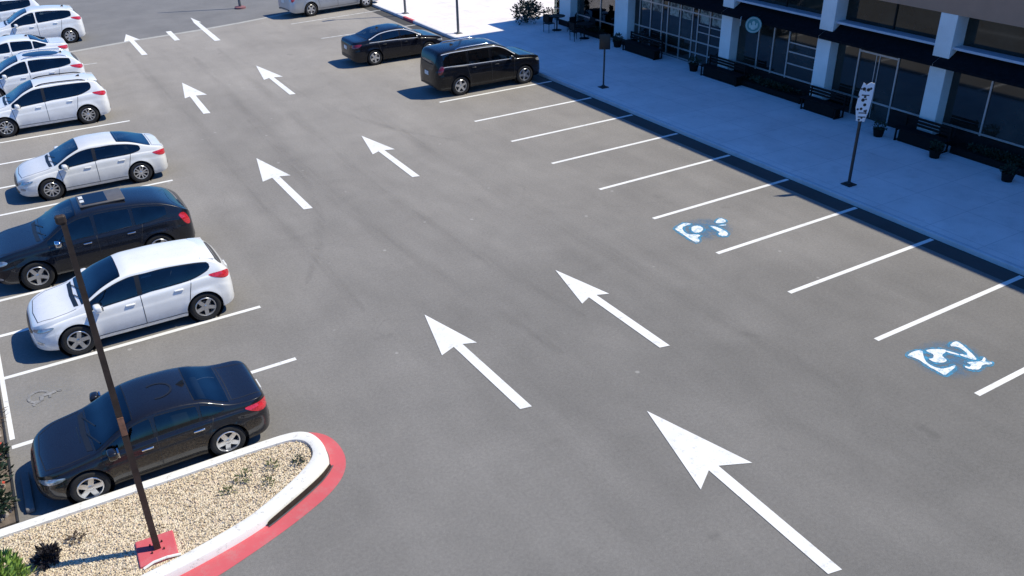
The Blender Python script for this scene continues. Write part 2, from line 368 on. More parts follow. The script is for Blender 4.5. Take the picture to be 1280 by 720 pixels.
def make_car(name, label, cat, style, loc, rz, col_mat, sx=1, sz=1, hw=.92, wr=.335, spokes=5, twin=False, alloy=M_alloy, clad=False,
             rails=False, roof=None, trim=None, group=None, tail=M_tail, seat=M_seat, spoiler=False, plate=True, pillar=None, kick=.07, handle=None, shade=False, body_kw=None, mirror=None, fin=True):
    st = STYLES[style]
    root = empty(name, loc, rz); tag(root, label, cat, group)
    top = pchip([(x*sx, z*sz) for x, z in st['top']]); belt0 = pchip([(x*sx, z*sz) for x, z in st['belt']])
    xr, xf = st['top'][0][0]*sx, st['top'][-1][0]*sx
    wb = st['wb']*sx; ar = wr+.055; tum = st['tum']; sill = st['sill']
    cf, cr = .62, .50
    def plan(x):
        k = hw*(1-.035*max(0, x/xf)**2-.03*max(0, x/xr)**2)
        if x > xf-cf: d = min((x-(xf-cf))/cf, .995); k *= (1-d**3.0)**(1/3.0)
        if x < xr+cr: d = min(((xr+cr)-x)/cr, .995); k *= (1-d**3.8)**(1/3.8)
        return k
    def low(x):
        z = sill
        if x > xf-cf: z += .10*((x-(xf-cf))/cf)**3
        if x < xr+cr: z += .14*((xr+cr-x)/cr)**3
        for c in (-wb/2, wb/2):
            if abs(x-c) < ar: z = max(z, wr+math.sqrt(max(0, ar*ar-(x-c)**2)))
        return z
    def belt(x): return min(belt0(x), top(x)-.03)
    sidep = pchip([(0, .925), (.12, .962), (.42, 1.0), (.66, .995), (.70, .985), (.88, .968), (.96, .95), (1.0, .925)])
    def yside(x, z):
        zb = belt(x); t = (z-sill)/max(zb-sill, .05)
        y = sidep(min(max(t, 0), 1))*plan(x)
        for c in (-wb/2, wb/2):
            r = math.hypot(x-c, z-wr)
            y += .016*math.exp(-((r-ar)/.07)**2)*min(1, plan(x)/hw)
        return y
    def sec(x):
        """half cross-section, bottom edge to roof centre"""
        zl, zb, zt = low(x), belt(x), top(x); zl = min(zl, zb-.02)
        pts = [(yside(x, zl+(zb-zl)*t), zl+(zb-zl)*t) for t in (0, .06, .13, .22, .32, .42, .52, .6, .66, .69, .72, .78, .86, .92, .97)]
        yb = plan(x)*.915; h = zt-zb; hh = .84*h
        y1 = max(yb-tum*hh, yb*.45)
        for t in (0, .04, .18, .36, .55, .75, .92): pts.append((yb+(y1-yb)*t+.012*math.sin(math.pi*t)*min(1, h/.4), zb+hh*t))
        for k in range(12):
            a = k/11*math.pi/2
            pts.append((y1*math.cos(a)**.8 if k < 11 else 0, zb+hh+(h-hh)*math.sin(a)**.75))
        return pts
    # stations
    xs = []
    n = 600; prev = None; acc = 1
    for i in range(n+1):
        s = i/n; x = xr+.002+(xf-xr-.004)*(.5-.5*math.cos(math.pi*s))
        p = (x, top(x), plan(x))
        if prev: acc += math.dist(p, prev)
        if acc > .045 or i == n: xs.append(x); acc = 0
        prev = p
    for c in (-wb/2, wb/2):
        xs += [c+ar*math.cos(k*math.pi/22) for k in range(23)]+[c-ar-.004, c+ar+.004]
    xs = sorted(xs); q = [xs[0]]
    for x in xs[1:]:
        if x-q[-1] > .0035: q.append(x)
    xs = q
    bm = bmesh.new(); rows = []
    for x in xs:
        h = sec(x)
        rows.append([bm.verts.new((x, -y, z)) for y, z in h]+[bm.verts.new((x, y, z)) for y, z in h[-2::-1]])
    for A, B in zip(rows, rows[1:]):
        for i in range(len(A)-1): bm.faces.new((A[i], A[i+1], B[i+1], B[i]))
    bm.faces.new(rows[0]); bm.faces.new(rows[-1])
    bmesh.ops.recalc_face_normals(bm, faces=bm.faces)
    # orientation check
    bm.faces.ensure_lookup_table()
    up_f = max(bm.faces, key=lambda f: f.calc_center_median().z)
    if up_f.normal.z < 0: bmesh.ops.reverse_faces(bm, faces=bm.faces)
    bvh = BVHTree.FromBMesh(bm)

    X, Y, Z = Vector((1, 0, 0)), Vector((0, 1, 0)), Vector((0, 0, 1))
    def frame(kind):
        if kind == 'L': return Vector((0, 3, 0)), X, Z, -Y
        if kind == 'R': return Vector((0, -3, 0)), X, Z, Y
        if kind == 'T': return Vector((0, 0, 4)), X, Y, -Z
        if kind == 'F': return Vector((6, 0, 0)), Y, Z, -X
        if kind == 'B': return Vector((-6, 0, 0)), Y, Z, X
        fx = 1 if kind[0] == 'f' else -1; sy = 1 if kind[1] == 'L' else -1
        d = Vector((fx*math.cos(R(42)), sy*math.sin(R(42)), 0)); o = d*3+Vector(((xf if fx > 0 else xr)-fx*.16, sy*(hw-.16), 0))
        return o, Vector((-d.y, d.x, 0))*(sy*fx), Z, -d   # +u runs toward the car's flank
    def hit(fr, u, v, off):
        o, au, av, d = fr; p = o+au*u+av*v
        loc, nor, idx, dist = bvh.ray_cast(p, d)
        if loc is None: loc, nor, idx, dist = bvh.find_nearest(p+d*5)
        if nor.dot(d) > 0: nor = -nor
        return loc+nor*off
    def overlay(nm, poly, kind, mat, off=.004, res=.05, parent=root):
        fr = frame(kind); b = bmesh.new()
        f = b.faces.new([b.verts.new((p[0], p[1], 0)) for p in poly])
        for ax in (0, 1):
            vals = [p[ax] for p in poly]; a = math.floor(min(vals)/res)*res
            nn = Vector((1, 0, 0)) if ax == 0 else Vector((0, 1, 0))
            while a < max(vals):
                bmesh.ops.bisect_plane(b, geom=b.verts[:]+b.edges[:]+b.faces[:], plane_co=nn*a, plane_no=nn); a += res
        for v in b.verts: v.co = hit(fr, v.co.x, v.co.y, off)
        bmesh.ops.triangulate(b, faces=b.faces)
        d = fr[3]; s = sum(f.normal.dot(d)*f.calc_area() for f in b.faces if not f.normal_update())
        if s > 0: bmesh.ops.reverse_faces(b, faces=b.faces)
        return obj(nm, b, mat, parent, 60, recalc=False)
    def strip(b, pts, kind, wd=.012, off=.003, closed=False, res=.04):
        fr = frame(kind); P = [Vector(p[:2]).to_3d() for p in pts]
        if closed: P.append(P[0])
        Q = [P[0]]
        for p, q2 in zip(P, P[1:]):
            k = max(1, int((q2-p).length/res))
            Q += [p.lerp(q2, (i+1)/k) for i in range(k)]
        prev = None
        for i, p in enumerate(Q):
            d = (Q[min(i+1, len(Q)-1)]-Q[max(i-1, 0)])
            if d.length < 1e-6: continue
            d.normalize(); nn = Vector((-d.y, d.x, 0))*wd/2
            a = b.verts.new(hit(fr, p.x+nn.x, p.y+nn.y, off)); c = b.verts.new(hit(fr, p.x-nn.x, p.y-nn.y, off))
            if prev:
                f = b.faces.new((prev[0], a, c, prev[1])); f.normal_update()
                if f.normal.dot(fr[3]) > 0: f.normal_flip()
            prev = (a, c)
    # ---- window outlines
    sidewin = []
    hx = lambda x: top(x)-belt(x)
    wins = [(st['win'][0][0], st['win'][-1][1])] if pillar == 'black' else st['win']
    for xa, xb in wins:
        xa *= sx; xb *= sx; N = 22; lo_, hi_ = [], []
        for i in range(N+1):
            x = xa+(xb-xa)*i/N; zl = belt(x)+.03; zh = belt(x)+.84*hx(x)-.03
            if xa < -1.0*sx and x < xa+.55: zl += (1-(x-xa)/.55)**2*kick
            if zh-zl > .035: lo_.append((x, zl)); hi_.append((x, zh))
        P = lo_+hi_[::-1]
        sidewin.append(rounded(P, 1))
    xa, xb = st['ws'][0]*sx, st['ws'][1]*sx
    def roofpoly(xa, xb, m=.07, N=14):
        a = []
        for i in range(N+1):
            x = xa+(xb-xa)*i/N; y1 = plan(x)*.915-tum*.84*hx(x); a.append((x, y1-m))
        return rounded([(x, -y) for x, y in a]+[(x, y) for x, y in a[::-1]], 1)
    wsp = roofpoly(xa, xb)
    rwp = roofpoly(st['rw'][0]*sx, st['rw'][1]*sx, .09) if st['rw'] else None
    # ---- open the body behind the panes
    def shrink(P, d):
        c = sum((Vector(p) for p in P), Vector((0, 0)))/len(P); out = []
        for p in P:
            v = Vector(p)-c; out.append(c+v*max(0, 1-d/max(v.length, .01)))
        return out
    kill = []; swS = [shrink(P, .05) for P in sidewin]; wsS = shrink(wsp, .05); rwS = shrink(rwp, .05) if rwp else None
    for f in bm.faces:
        c = f.calc_center_median()
        if abs(f.normal.y) > .5 and c.z > .7 and any(inpoly(c.x, c.z, P) for P in swS): kill.append(f)
        elif f.normal.z > .3 and (inpoly(c.x, c.y, wsS) or (rwS and inpoly(c.x, c.y, rwS))): kill.append(f)
    bmesh.ops.delete(bm, geom=kill, context='FACES')
    body = obj('body', bm, col_mat, root, 48, recalc=False)
    # black frit round every pane, then the pane
    fb = bmesh.new()
    for k in ('L', 'R'):
        for P in sidewin: strip(fb, [tuple(p) for p in shrink(P, .02)], k, .055, .002, True)
    if pillar == 'black':
        for k in ('L', 'R'):
            for x in [(a[0]+c[1])/2*sx for a, c in zip(st['win'][1:], st['win'])]:
                strip(fb, [(x, belt(x)+.02), (x-.02, belt(x)+.84*hx(x)-.02)], k, .10, .0075)
    strip(fb, [tuple(p) for p in shrink(wsp, .02)], 'T', .06, .002, True)
    if rwp: strip(fb, [tuple(p) for p in shrink(rwp, .02)], 'T', .06, .002, True)
    obj('window_seal', fb, M_black, root, recalc=False)
    for k in ('L', 'R'):
        for P in sidewin: overlay('side_window', P, k, M_glass, .005)
    overlay('windscreen', wsp, 'T', M_glass, .006)
    if rwp: overlay('rear_window', rwp, 'T', M_glass, .006)
    else:
        z0, z1 = belt0((st['belt'][2][0]-.02)*sx)+.06, top(st['top'][4][0]*sx)-.03
        yw = hw*.74
        overlay('rear_window', rounded([(-yw, z0), (yw, z0), (yw*.86, z1), (-yw*.86, z1)], 2), 'B', M_glass if False else plain('privacy glass', (.012, .015, .02), .04), .004)
    # ---- lights, grille, plates
    zn = belt0(xf-.12)*1.0
    hz = top(xf-.2)-.11
    for sL in ('L', 'R'):
        if style in ('suv', 'coupe_suv'):
            hp = [(-.16, hz-.07), (.22, hz-.05), (.27, hz+.07), (-.14, hz+.05)]
        else:
            hp = [(-.2, hz-.075), (.2, hz-.035), (.34, hz+.065), (.1, hz+.05), (-.2, hz-.01)]
        overlay('headlight', rounded(hp, 2), 'f'+sL, M_head, .006, .03)
        if style != 'sedan':
            overlay('fog_light', rounded([(-.12, .40), (.08, .40), (.1, .47), (-.1, .48)], 2), 'f'+sL, M_head, .006, .03)
        tz = top(xr+.1)-.12 if st['rear'] == 'deck' else belt0(xr+.3*sx)-.06
        if st['rear'] == 'deck': tp = [(-.22, tz-.09), (.1, tz-.1), (.24, tz-.02), (.3, tz+.075), (-.2, tz+.06)]
        elif style in ('suv', 'coupe_suv'): tp = [(-.04, tz-.2), (.14, tz-.18), (.22, tz+.12), (.02, tz+.15)]
        else: tp = [(-.14, tz-.08), (.12, tz-.1), (.34, tz+.03), (.3, tz+.09), (-.1, tz+.06)]
        overlay('taillight', rounded(tp, 2), 'r'+sL, tail, .006, .03)
    gz = hz-.06
    overlay('grille', rounded([(-.5, gz-.12), (.5, gz-.12), (.56, gz+.06), (-.56, gz+.06)], 2), 'F', M_grille, .005)
    overlay('lower_intake', rounded([(-.6, .27), (.6, .27), (.55, .40), (-.55, .40)], 2), 'F', M_black, .005)
    overlay('rear_valance', rounded([(-.66, .36), (.66, .36), (.62, .50), (-.62, .50)], 2), 'B', M_black, .005)
    if plate:
        pz = .78*sz if st['rear'] == 'deck' else .86*sz
        b = bmesh.new(); p = hit(frame('B'), 0, pz, 0); bx(b, (p.x-.018, -.155, pz-.078), (p.x+.01, .155, pz+.078), .006)
        obj('number_plate', b, M_plate, root)
    # ---- seams
    b = bmesh.new(); bp = st['bp']*sx; fx0 = .98*sx; rx0 = -1.02*sx
    for k in ('L', 'R'):
        for x, ln in ((bp, 0), (fx0, .05), (rx0, -.14)):
            zt_ = belt(x)+.01
            strip(b, [(x+ln*.3, sill+.1), (x, sill+.3), (x+ln, zt_)], k, .014)
        strip(b, [(rx0, sill+.1), (fx0, sill+.1)], k, .016)
    yh = plan(xf-.5)*.80
    strip(b, [(st['cowl']*sx+.04, -hw*.80), (xf-.5, -yh), (xf-.22, -yh*.8)], 'T', .014)
    strip(b, [(st['cowl']*sx+.04, hw*.80), (xf-.5, yh), (xf-.22, yh*.8)], 'T', .014)
    strip(b, [(xf-.22, -yh*.8), (xf-.17, 0), (xf-.22, yh*.8)], 'T', .014)
    if st['rear'] == 'deck':
        x0 = st['rw'][0]*sx-.05; x1 = xr+.1
        strip(b, [(x1, -hw*.62), (x0, -hw*.68), (x0-.02, 0), (x0, hw*.68), (x1, hw*.62)], 'T', .014)
    obj('panel_gap', b, M_seam, root, recalc=False)
    b = bmesh.new()   # cowl and wipers
    overlay('wiper_cowl', [(st['cowl']*sx-.02, -hw*.72), (st['cowl']*sx+.075, -hw*.66), (st['cowl']*sx+.1, 0), (st['cowl']*sx+.075, hw*.66), (st['cowl']*sx-.02, hw*.72), (st['cowl']*sx+.01, 0)], 'T', M_black, .004)
    for y0 in (-.45, .1):
        strip(b, [(st['cowl']*sx, y0), (st['cowl']*sx-.16, y0+.5)], 'T', .022, .016)
    obj('wiper', b, M_black, root, recalc=False)
    # ---- trims
    if trim:
        xa_, xb_ = st['win'][0][0]*sx-.04, st['win'][-1][1]*sx+.02
        for k in ('L', 'R'):
            b = bmesh.new()
            lo_ = [(xa_+(xb_-xa_)*i/30, belt(xa_+(xb_-xa_)*i/30)+.012) for i in range(31)]
            strip(b, lo_, k, .026, .006)
            if trim == 'full':
                hi_ = [(x, belt(x)+.84*hx(x)-.008) for x, _ in lo_ if hx(x) > .12]
                strip(b, hi_, k, .028, .006)
            obj('window_trim', b, plain('satin bright trim', (.85, .86, .88), .25, .25, .05), root, recalc=False)
    if clad:
        b = bmesh.new()
        for k in ('L', 'R'):
            for c in (-wb/2, wb/2):
                strip(b, [(c+(ar+.022)*math.cos(a*math.pi/24), wr+(ar+.022)*math.sin(a*math.pi/24)) for a in range(-2, 27)], k, .048, .006)
            strip(b, [(-wb/2+ar+.03, sill+.045), (wb/2-ar-.03, sill+.045)], k, .09, .006)
        obj('wheel_arch_cladding', b, M_black, root, recalc=False)
    # ---- mirrors, handles
    for sgn, k in ((1, 'L'), (-1, 'R')):
        x = .84*sx; z = belt(x)+.085; yy = yside(x, belt(x)-.03)
        b = bmesh.new()
        bx(b, (x-.07, -.02, -.075), (x+.085, .20, .085), .05, None, 3)
        for v in b.verts:
            v.co.z += z; v.co.x += -.25*(v.co.y)*.4; v.co.y = sgn*(yy+.03+v.co.y)
        bx(b, (x-.03, min(sgn*(yy-.05), sgn*(yy+.06)), z-.085), (x+.04, max(sgn*(yy-.05), sgn*(yy+.06)), z-.05), .01)
        mo = obj('door_mirror', b, mirror or col_mat, root, 50)
        b = bmesh.new(); xg = x-.073
        ya, yb_ = sorted((sgn*(yy+.05), sgn*(yy+.2)))
        bx(b, (xg-.022-.02, ya, z-.05), (xg-.012, yb_, z+.06), .003)
        obj('mirror_glass', b, plain('mirror silver', (.5, .52, .55), .05, 1), mo)
        for x in (.18*sx, -.86*sx):
            z = belt(x)-.115; p = hit(frame(k), x, z, 0)
            b = bmesh.new(); bx(b, (x-.1, -.012, z-.017), (x+.1, .03, z+.017), .012)
            for v in b.verts: v.co.y = p.y+sgn*v.co.y
            obj('door_handle', b, handle or col_mat, root, 50)
    # ---- wheels and dark innards
    tyre, rim = make_wheel(wr, spokes, alloy, twin)
    for x in (wb/2, -wb/2):
        for sgn in (1, -1):
            t = link('wheel', tyre, None, root); t.location = (x, sgn*(hw*.985-.115), wr); t.rotation_euler = (0, random.uniform(0, 6), 0 if sgn > 0 else math.pi)
            link('rim', rim, None, t)
    b = bmesh.new()
    for c in (-wb/2, wb/2):
        for sgn in (1, -1):
            lathe(b, [(.001, sgn*hw*.6), (ar+.015, sgn*hw*.6), (ar+.012, sgn*hw*.955)], 28, Matrix.Translation((c, 0, wr)))
    bx(b, (xr+.25, -hw*.86, sill+.02), (xf-.3, hw*.86, sill+.16))
    obj('underbody', b, M_under, root)
    # ---- interior
    zb0 = belt(0)
    b = bmesh.new(); bx(b, (.78*sx, -hw*.82, zb0-.28), (1.3*sx, hw*.82, zb0-.03), .06); obj('dashboard', b, M_dash, root)
    b = bmesh.new()
    pts = [(.66*sx+.06*math.sin(a)*.6, .36+.18*math.cos(a), zb0-.03+.17*math.sin(a)) for a in [i*2*math.pi/16 for i in range(17)]]
    tube(b, pts, .016, 6, False); obj('steering_wheel', b, M_black, root, 60)
    for x, ys, wd in ((.12*sx, (.37, -.37), .25), (-.78*sx, (0,), .62)):
        for y in ys:
            b = bmesh.new()
            bx(b, (x-.2, y-wd, .42), (x+.28, y+wd, .60), .05)
            Mr = Matrix.Translation((x-.22, y, .55)) @ Matrix.Rotation(R(-14), 4, 'Y')
            bx(b, (-.07, -wd, 0), (.07, wd, zb0-.43), .05, Mr)
            for yy in ((0,) if len(ys) == 2 else (() if st['rear'] == 'deck' else (-.36, .36))): bx(b, (-.05, yy-.13, zb0-.40), (.05, yy+.13, zb0-.21), .04, Mr)
            obj('seat', b, seat, root, 50)
    # ---- roof furniture
    rx = [x*sx for x in (-1.45, .05)] if style in ('crossover', 'suv', 'hatch', 'coupe_suv') else [-.8*sx, .1*sx]
    if rails:
        for sgn in (1, -1):
            b = bmesh.new(); P = []
            for i in range(15):
                x = rx[0]-.1+(rx[1]-rx[0]+.15)*i/14; y = sgn*(plan(x)*.915-tum*.84*hx(x)-.07)
                lift = .05*min(1, 3.5*math.sin(math.pi*i/14)); P.append((x, y, hit(frame('T'), x, y, 0).z+lift-.005))
            tube(b, P, .022, 8); obj('roof_rail', b, M_black if rails == 'black' else M_chrome, root, 60)
    if roof == 'sunroof':
        overlay('sunroof', rounded([(-.42*sx, -.42), (.1*sx, -.4), (.1*sx, .4), (-.42*sx, .42)], 2), 'T', plain('sunroof glass', (.006, .008, .012), .03), .006)
    if roof == 'ring':
        b = bmesh.new(); strip(b, [(-.30*sx-.0+.24*math.cos(a)*1.05, .06+.24*math.sin(a)) for a in [R(75)+i*R(225)/24 for i in range(25)]], 'T', .035, .008)
        obj('sunroof_seal', b, M_black, root, recalc=False)
    if roof == 'panorama':
        overlay('sunroof', rounded([(-1.3*sx, -.45), (.0, -.43), (.0, .43), (-1.3*sx, .45)], 2), 'T', plain('sunroof glass', (.006, .008, .012), .03), .006)
    if roof == 'hatch':
        zt_ = top(-.35*sx); b = bmesh.new()
        bx(b, (-.95*sx, -.42, zt_-.02), (.12*sx, .42, zt_+.035), .02)
        h = obj('sunroof', b, plain('grey sunroof frame', (.10, .095, .095), .5), root, 50)
        b = bmesh.new(); bx(b, (-.55*sx, -.36, zt_+.02), (.06*sx, .36, zt_+.043), .01); obj('sunroof_pane', b, plain('sunroof glass', (.006, .008, .012), .03), h)
        b = bmesh.new(); bx(b, (-.02*sx, -.24, zt_+.043), (.08*sx, -.06, zt_+.06), .005); bx(b, (-.02*sx, .04, zt_+.043), (.08*sx, .2, zt_+.06), .005); obj('sunroof_label', b, M_plate, h)
    if spoiler:
        x0 = st['top'][5][0]*sx; z0 = top(x0); b = bmesh.new(); yw = plan(x0)*.915-tum*.84*hx(x0)-.05
        Mr = Matrix.Translation((x0+.08, 0, z0-.005)) @ Matrix.Rotation(R(-9), 4, 'Y')
        bx(b, (-.27, -yw*.97, -.022), (.05, yw*.97, .016), .016, Mr); obj('spoiler', b, col_mat, root, 50)
    if style == 'sedan' and spoiler == 'lip': pass
    if fin:
        b = bmesh.new(); x = (-1.35 if style in ('crossover', 'suv', 'hatch', 'coupe_suv') else -.78)*sx; z = top(x)
        v = [b.verts.new(p) for p in ((x-.09, -.025, z-.01), (x-.09, .025, z-.01), (x+.09, 0, z-.005), (x-.08, 0, z+.065), (x-.04, 0, z+.06))]
        for f in ((0, 2, 4), (0, 4, 3), (1, 4, 2), (1, 3, 4), (0, 3, 1)): b.faces.new([v[i] for i in f])
        obj('antenna_fin', b, M_black, root)
    if shade:   # orange foil behind the top edge of the windscreen on the far side
        x0, x1 = .38*sx, .70*sx; b = bmesh.new()
        strip(b, [(x0, shade*.50), (x1, shade*.64)], 'T', .10, -.03); obj('sunshade_foil', b, M_orange, root, recalc=False)
    return root

WHITE = paint('white car paint', (.86, .86, .85), 0, .3)
PEARL = paint('pearl white car paint', (.78, .775, .745), 0, .3)
COOLW = paint('cool white car paint', (.82, .84, .86), 0, .3)
NAVY = paint('black blue car paint', (.007, .009, .015), .0, .3, .3, .75, .25)
CHAR = paint('dark charcoal car paint', (.009, .009, .012), .1, .3, .35, .85, .3)
BLACK = paint('black car paint', (.005, .005, .007), .0, .28, .15, .55, .15)
DKBLUE = paint('dark blue car paint', (.006, .007, .012), .0, .28, .15, .55, .15)
SILV = paint('silver blue car paint', (.42, .46, .52), .6, .35)
PI = math.pi
GL, GR = 'cars parked in the left row', 'cars parked in front of the shops'
CARS = [
 ('parked_car', 'black sedan parked against the white kerb of the gravel island', 'car', 'sedan', (.76, 14.29), PI, CHAR, dict(sx=.845, sz=.89, hw=.88, wr=.32, roof='ring', tail=M_tail, spokes=5, trim=None, handle=M_chrome, mirror=None, shade=-1, group=GL)),
 ('parked_car', 'white hatchback with rear spoiler parked nearest the black sedan', 'car', 'hatch', (1.45, 19.45), PI, WHITE, dict(sx=1.0, sz=.965, hw=.91, wr=.35, spoiler=True, group=GL, spokes=5, fin=False, pillar='black', kick=.12)),
 ('parked_suv', 'black blue SUV with raised grey sunroof beside the white hatchback', 'car', 'coupe_suv', (1.12, 23.25), PI, NAVY, dict(sx=1.0, sz=.97, hw=.96, wr=.37, roof='hatch', handle=M_chrome, mirror=M_chrome, group=GL, fin=False, alloy=M_alloy)),
 ('parked_car', 'pearl white fastback coupe standing alone between empty bays', 'car', 'fastback', (1.93, 29.25), PI, PEARL, dict(sx=.95, sz=.955, hw=.90, wr=.335, group=GL, fin=False, pillar='black', kick=.10, twin=True)),
 ('parked_suv', 'white SUV with black roof rails, nearest the camera of the far white cars', 'car', 'crossover', (1.32, 36.65), PI, WHITE, dict(sx=1.03, sz=.99, hw=.93, wr=.355, rails='black', spoiler=True, group=GL, pillar='black', kick=.14, spokes=5, twin=True)),
 ('parked_suv', 'white SUV with dark panoramic roof, just behind the one with black roof rails', 'car', 'hatch', (1.25, 41.5), PI, COOLW, dict(sx=1.03, sz=1.0, hw=.93, wr=.35, roof='panorama', rails='chrome', group=GL)),
 ('parked_car', 'white sedan mostly hidden behind the panoramic roof SUV', 'car', 'sedan', (.95, 46.2), PI, COOLW, dict(sx=1.0, sz=1.02, hw=.92, wr=.34, group=GL)),
 ('parked_suv', 'white SUV just beyond the pale concrete drain strip', 'car', 'hatch', (2.5, 51.45), PI, WHITE, dict(sx=1.05, sz=1.1, spokes=7,  hw=.95, wr=.37, group=GL, spoiler=True)),
 ('parked_suv', 'white SUV at the top left corner, only its roof and windscreen in view', 'car', 'crossover', (1.1, 56.3), PI, COOLW, dict(sx=1.0, sz=1.0, hw=.92, group=GL)),
 ('parked_suv', 'black SUV with chrome window trim, parked beside the empty bays at the shops', 'car', 'suv', (17.65, 32.05), 0, BLACK, dict(sx=1.02, sz=1.04, kick=.02, hw=.97, wr=.385, rails='chrome', trim='full', tail=M_tail_dark, group=GR, alloy=M_alloy)),
 ('parked_car', 'dark sedan parked between the black SUV and the silver SUV', 'car', 'sedan', (16.5, 38.4), 0, DKBLUE, dict(sx=1.0, sz=1.02, hw=.92, wr=.345, trim='full', tail=M_tail_dark, group=GR, alloy=M_alloy)),
 ('parked_suv', 'silver SUV cut by the top edge of the view beside the pale plaza', 'car', 'suv', (18.05, 50.75), R(8), SILV, dict(sx=1.2, sz=1.0, hw=.97, wr=.38, group=GR)),
]
for nm, lb, ct, sty, (x, y), rz, m, kw in CARS:
    make_car(nm, lb, ct, sty, (x, y, .004), rz, m, **kw)

# ------------------------------------------------------------------ ground and markings
def sheet(name, polys, z, mat, parent, label=None):
    bm = bmesh.new()
    for p in polys: flat(bm, p, z)
    o = obj(name, bm, mat, parent)
    for f in o.data.polygons:
        if f.normal.z < 0: o.data.flip_normals(); break
    if label: o['label'] = label
    return o
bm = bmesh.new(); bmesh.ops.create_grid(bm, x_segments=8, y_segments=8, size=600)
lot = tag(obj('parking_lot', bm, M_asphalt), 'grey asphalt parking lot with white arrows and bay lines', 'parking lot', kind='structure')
def rect(x0, y0, x1, y1): return [(x0, y0), (x1, y0), (x1, y1), (x0, y1)]
def line(x0, y0, x1, y1, wd=.10):
    d = Vector((x1-x0, y1-y0)).normalized(); n = Vector((-d.y, d.x))*wd/2
    return [(x0+n.x, y0+n.y), (x0-n.x, y0-n.y), (x1-n.x, y1-n.y), (x1+n.x, y1+n.y)]
for i, y in enumerate((30.75, 27.86, 25.2, 22.62, 19.98, 17.41, 14.8, 12.31, 9.81, 7.42, 4.9)):
    sheet('bay_line', [line(14.95, y, 20.3, y+.03, .125)], .004, M_white_line, lot)
for x0, y0, y1 in ((14.9, 44.05, 44.15), (14.75, 48.3, 48.9)): sheet('bay_line', [line(x0, y0, 20.4, y1, .13)], .004, M_pale_line, lot)
for y, x0, x1 in ((15.88, -1.5, 3.98), (18.5, -1.5, 4.0), (20.43, -1.5, 3.1), (22.27, -1.5, 3.1), (28.02, -1.5, 4.05), (30.4, -1.5, 2.9), (32.8, -1.5, 3.3), (35.27, -1.5, 4.03), (40.3, -1.5, 3.6), (45.4, -1.5, 4.35)):
    sheet('bay_line', [line(x0, y-.03, x1, y+.03, .115)], .004, M_white_line if y < 40 else M_pale_line, lot)
sheet('bay_line', [line(-1.47, 16.1, -1.5, 20.5, .09)], .008, M_white_line, lot, 'white line closing the heads of the left bays')
def arrow(x, tip, wing, hw_, tail, xt=None, sh=.12, notch=.16):
    xt = x if xt is None else xt; ny = wing+notch; k = (ny-tail)/(tip-tail); xn = xt+(x-xt)*k
    return [[(x, tip), (x-hw_, wing), (xn-sh*.9, ny)], [(x, tip), (xn-sh*.9, ny), (xn+sh*.9, ny)], [(x, tip), (xn+sh*.9, ny), (x+hw_, wing+.04)], [(xn-sh*.9, ny), (xt-sh, tail), (xt+sh, tail-.05), (xn+sh*.9, ny)]]
for a in ((9.14, 10.45, 8.22, .62, 5.78, 9.01, .125, .30), (10.89, 16.29, 14.53, .41, 12.07, 10.91, .12), (7.12, 16.08, 14.33, .44, 11.81, 7.22, .12), (10.77, 28.69, 26.68, .42, 24.04, 10.70, .12),
          (6.9, 28.53, 26.3, .46, 23.48, 6.93, .13), (10.5, 40.62, 38.0, .43, 35.18, 10.4, .12), (6.95, 39.6, 37.1, .45, 34.55, 6.75, .13), (6.62, 51.0, 49.2, .40, 45.75, 6.57, .13), (10.52, 53.3, 51.6, .2, 46.7, 10.33, .15)):
    sheet('direction_arrow', arrow(*a), .0105, M_arrow, lot)
sheet('lane_dash', [line(8.67, 50.4, 8.60, 47.95, .27)], .0105, M_arrow, lot)
# accessible symbols: faded blue field, white wheelchair figure; up = +X
def decal(name, c, a):
    t = NT(name); tr = t.n('BsdfTransparent'); mx = t.n('MixShader')
    g = t.n('TexGradient', gradient_type='SPHERICAL'); t.l(t.coord((1.05, 1.25, 1)), g.inputs[0])
    e = t.math('MULTIPLY', t.ramp(g.outputs['Fac'], [(.10, 0), (.55, 1)]), t.ramp(t.noise(4.5, 6, .7), [(.36, .1), (.62, 1)]))
    t.col(c); t.set(Roughness=.8); t.l(t.math('MULTIPLY', e, a), mx.inputs[0]); t.l(tr.outputs[0], mx.inputs[1]); t.l(t.b.outputs[0], mx.inputs[2]); t.l(mx.outputs[0], t.out.inputs[0])
    return t.m
M_bluefield = decal('faded blue field', (.05, .22, .42), .62)
M_greyfield = decal('faded grey field', (.33, .33, .32), .3)
M_isa = road_paint('worn white symbol paint', (.80, .83, .86), .8, .50, .58, (.10, .29, .44), 7)
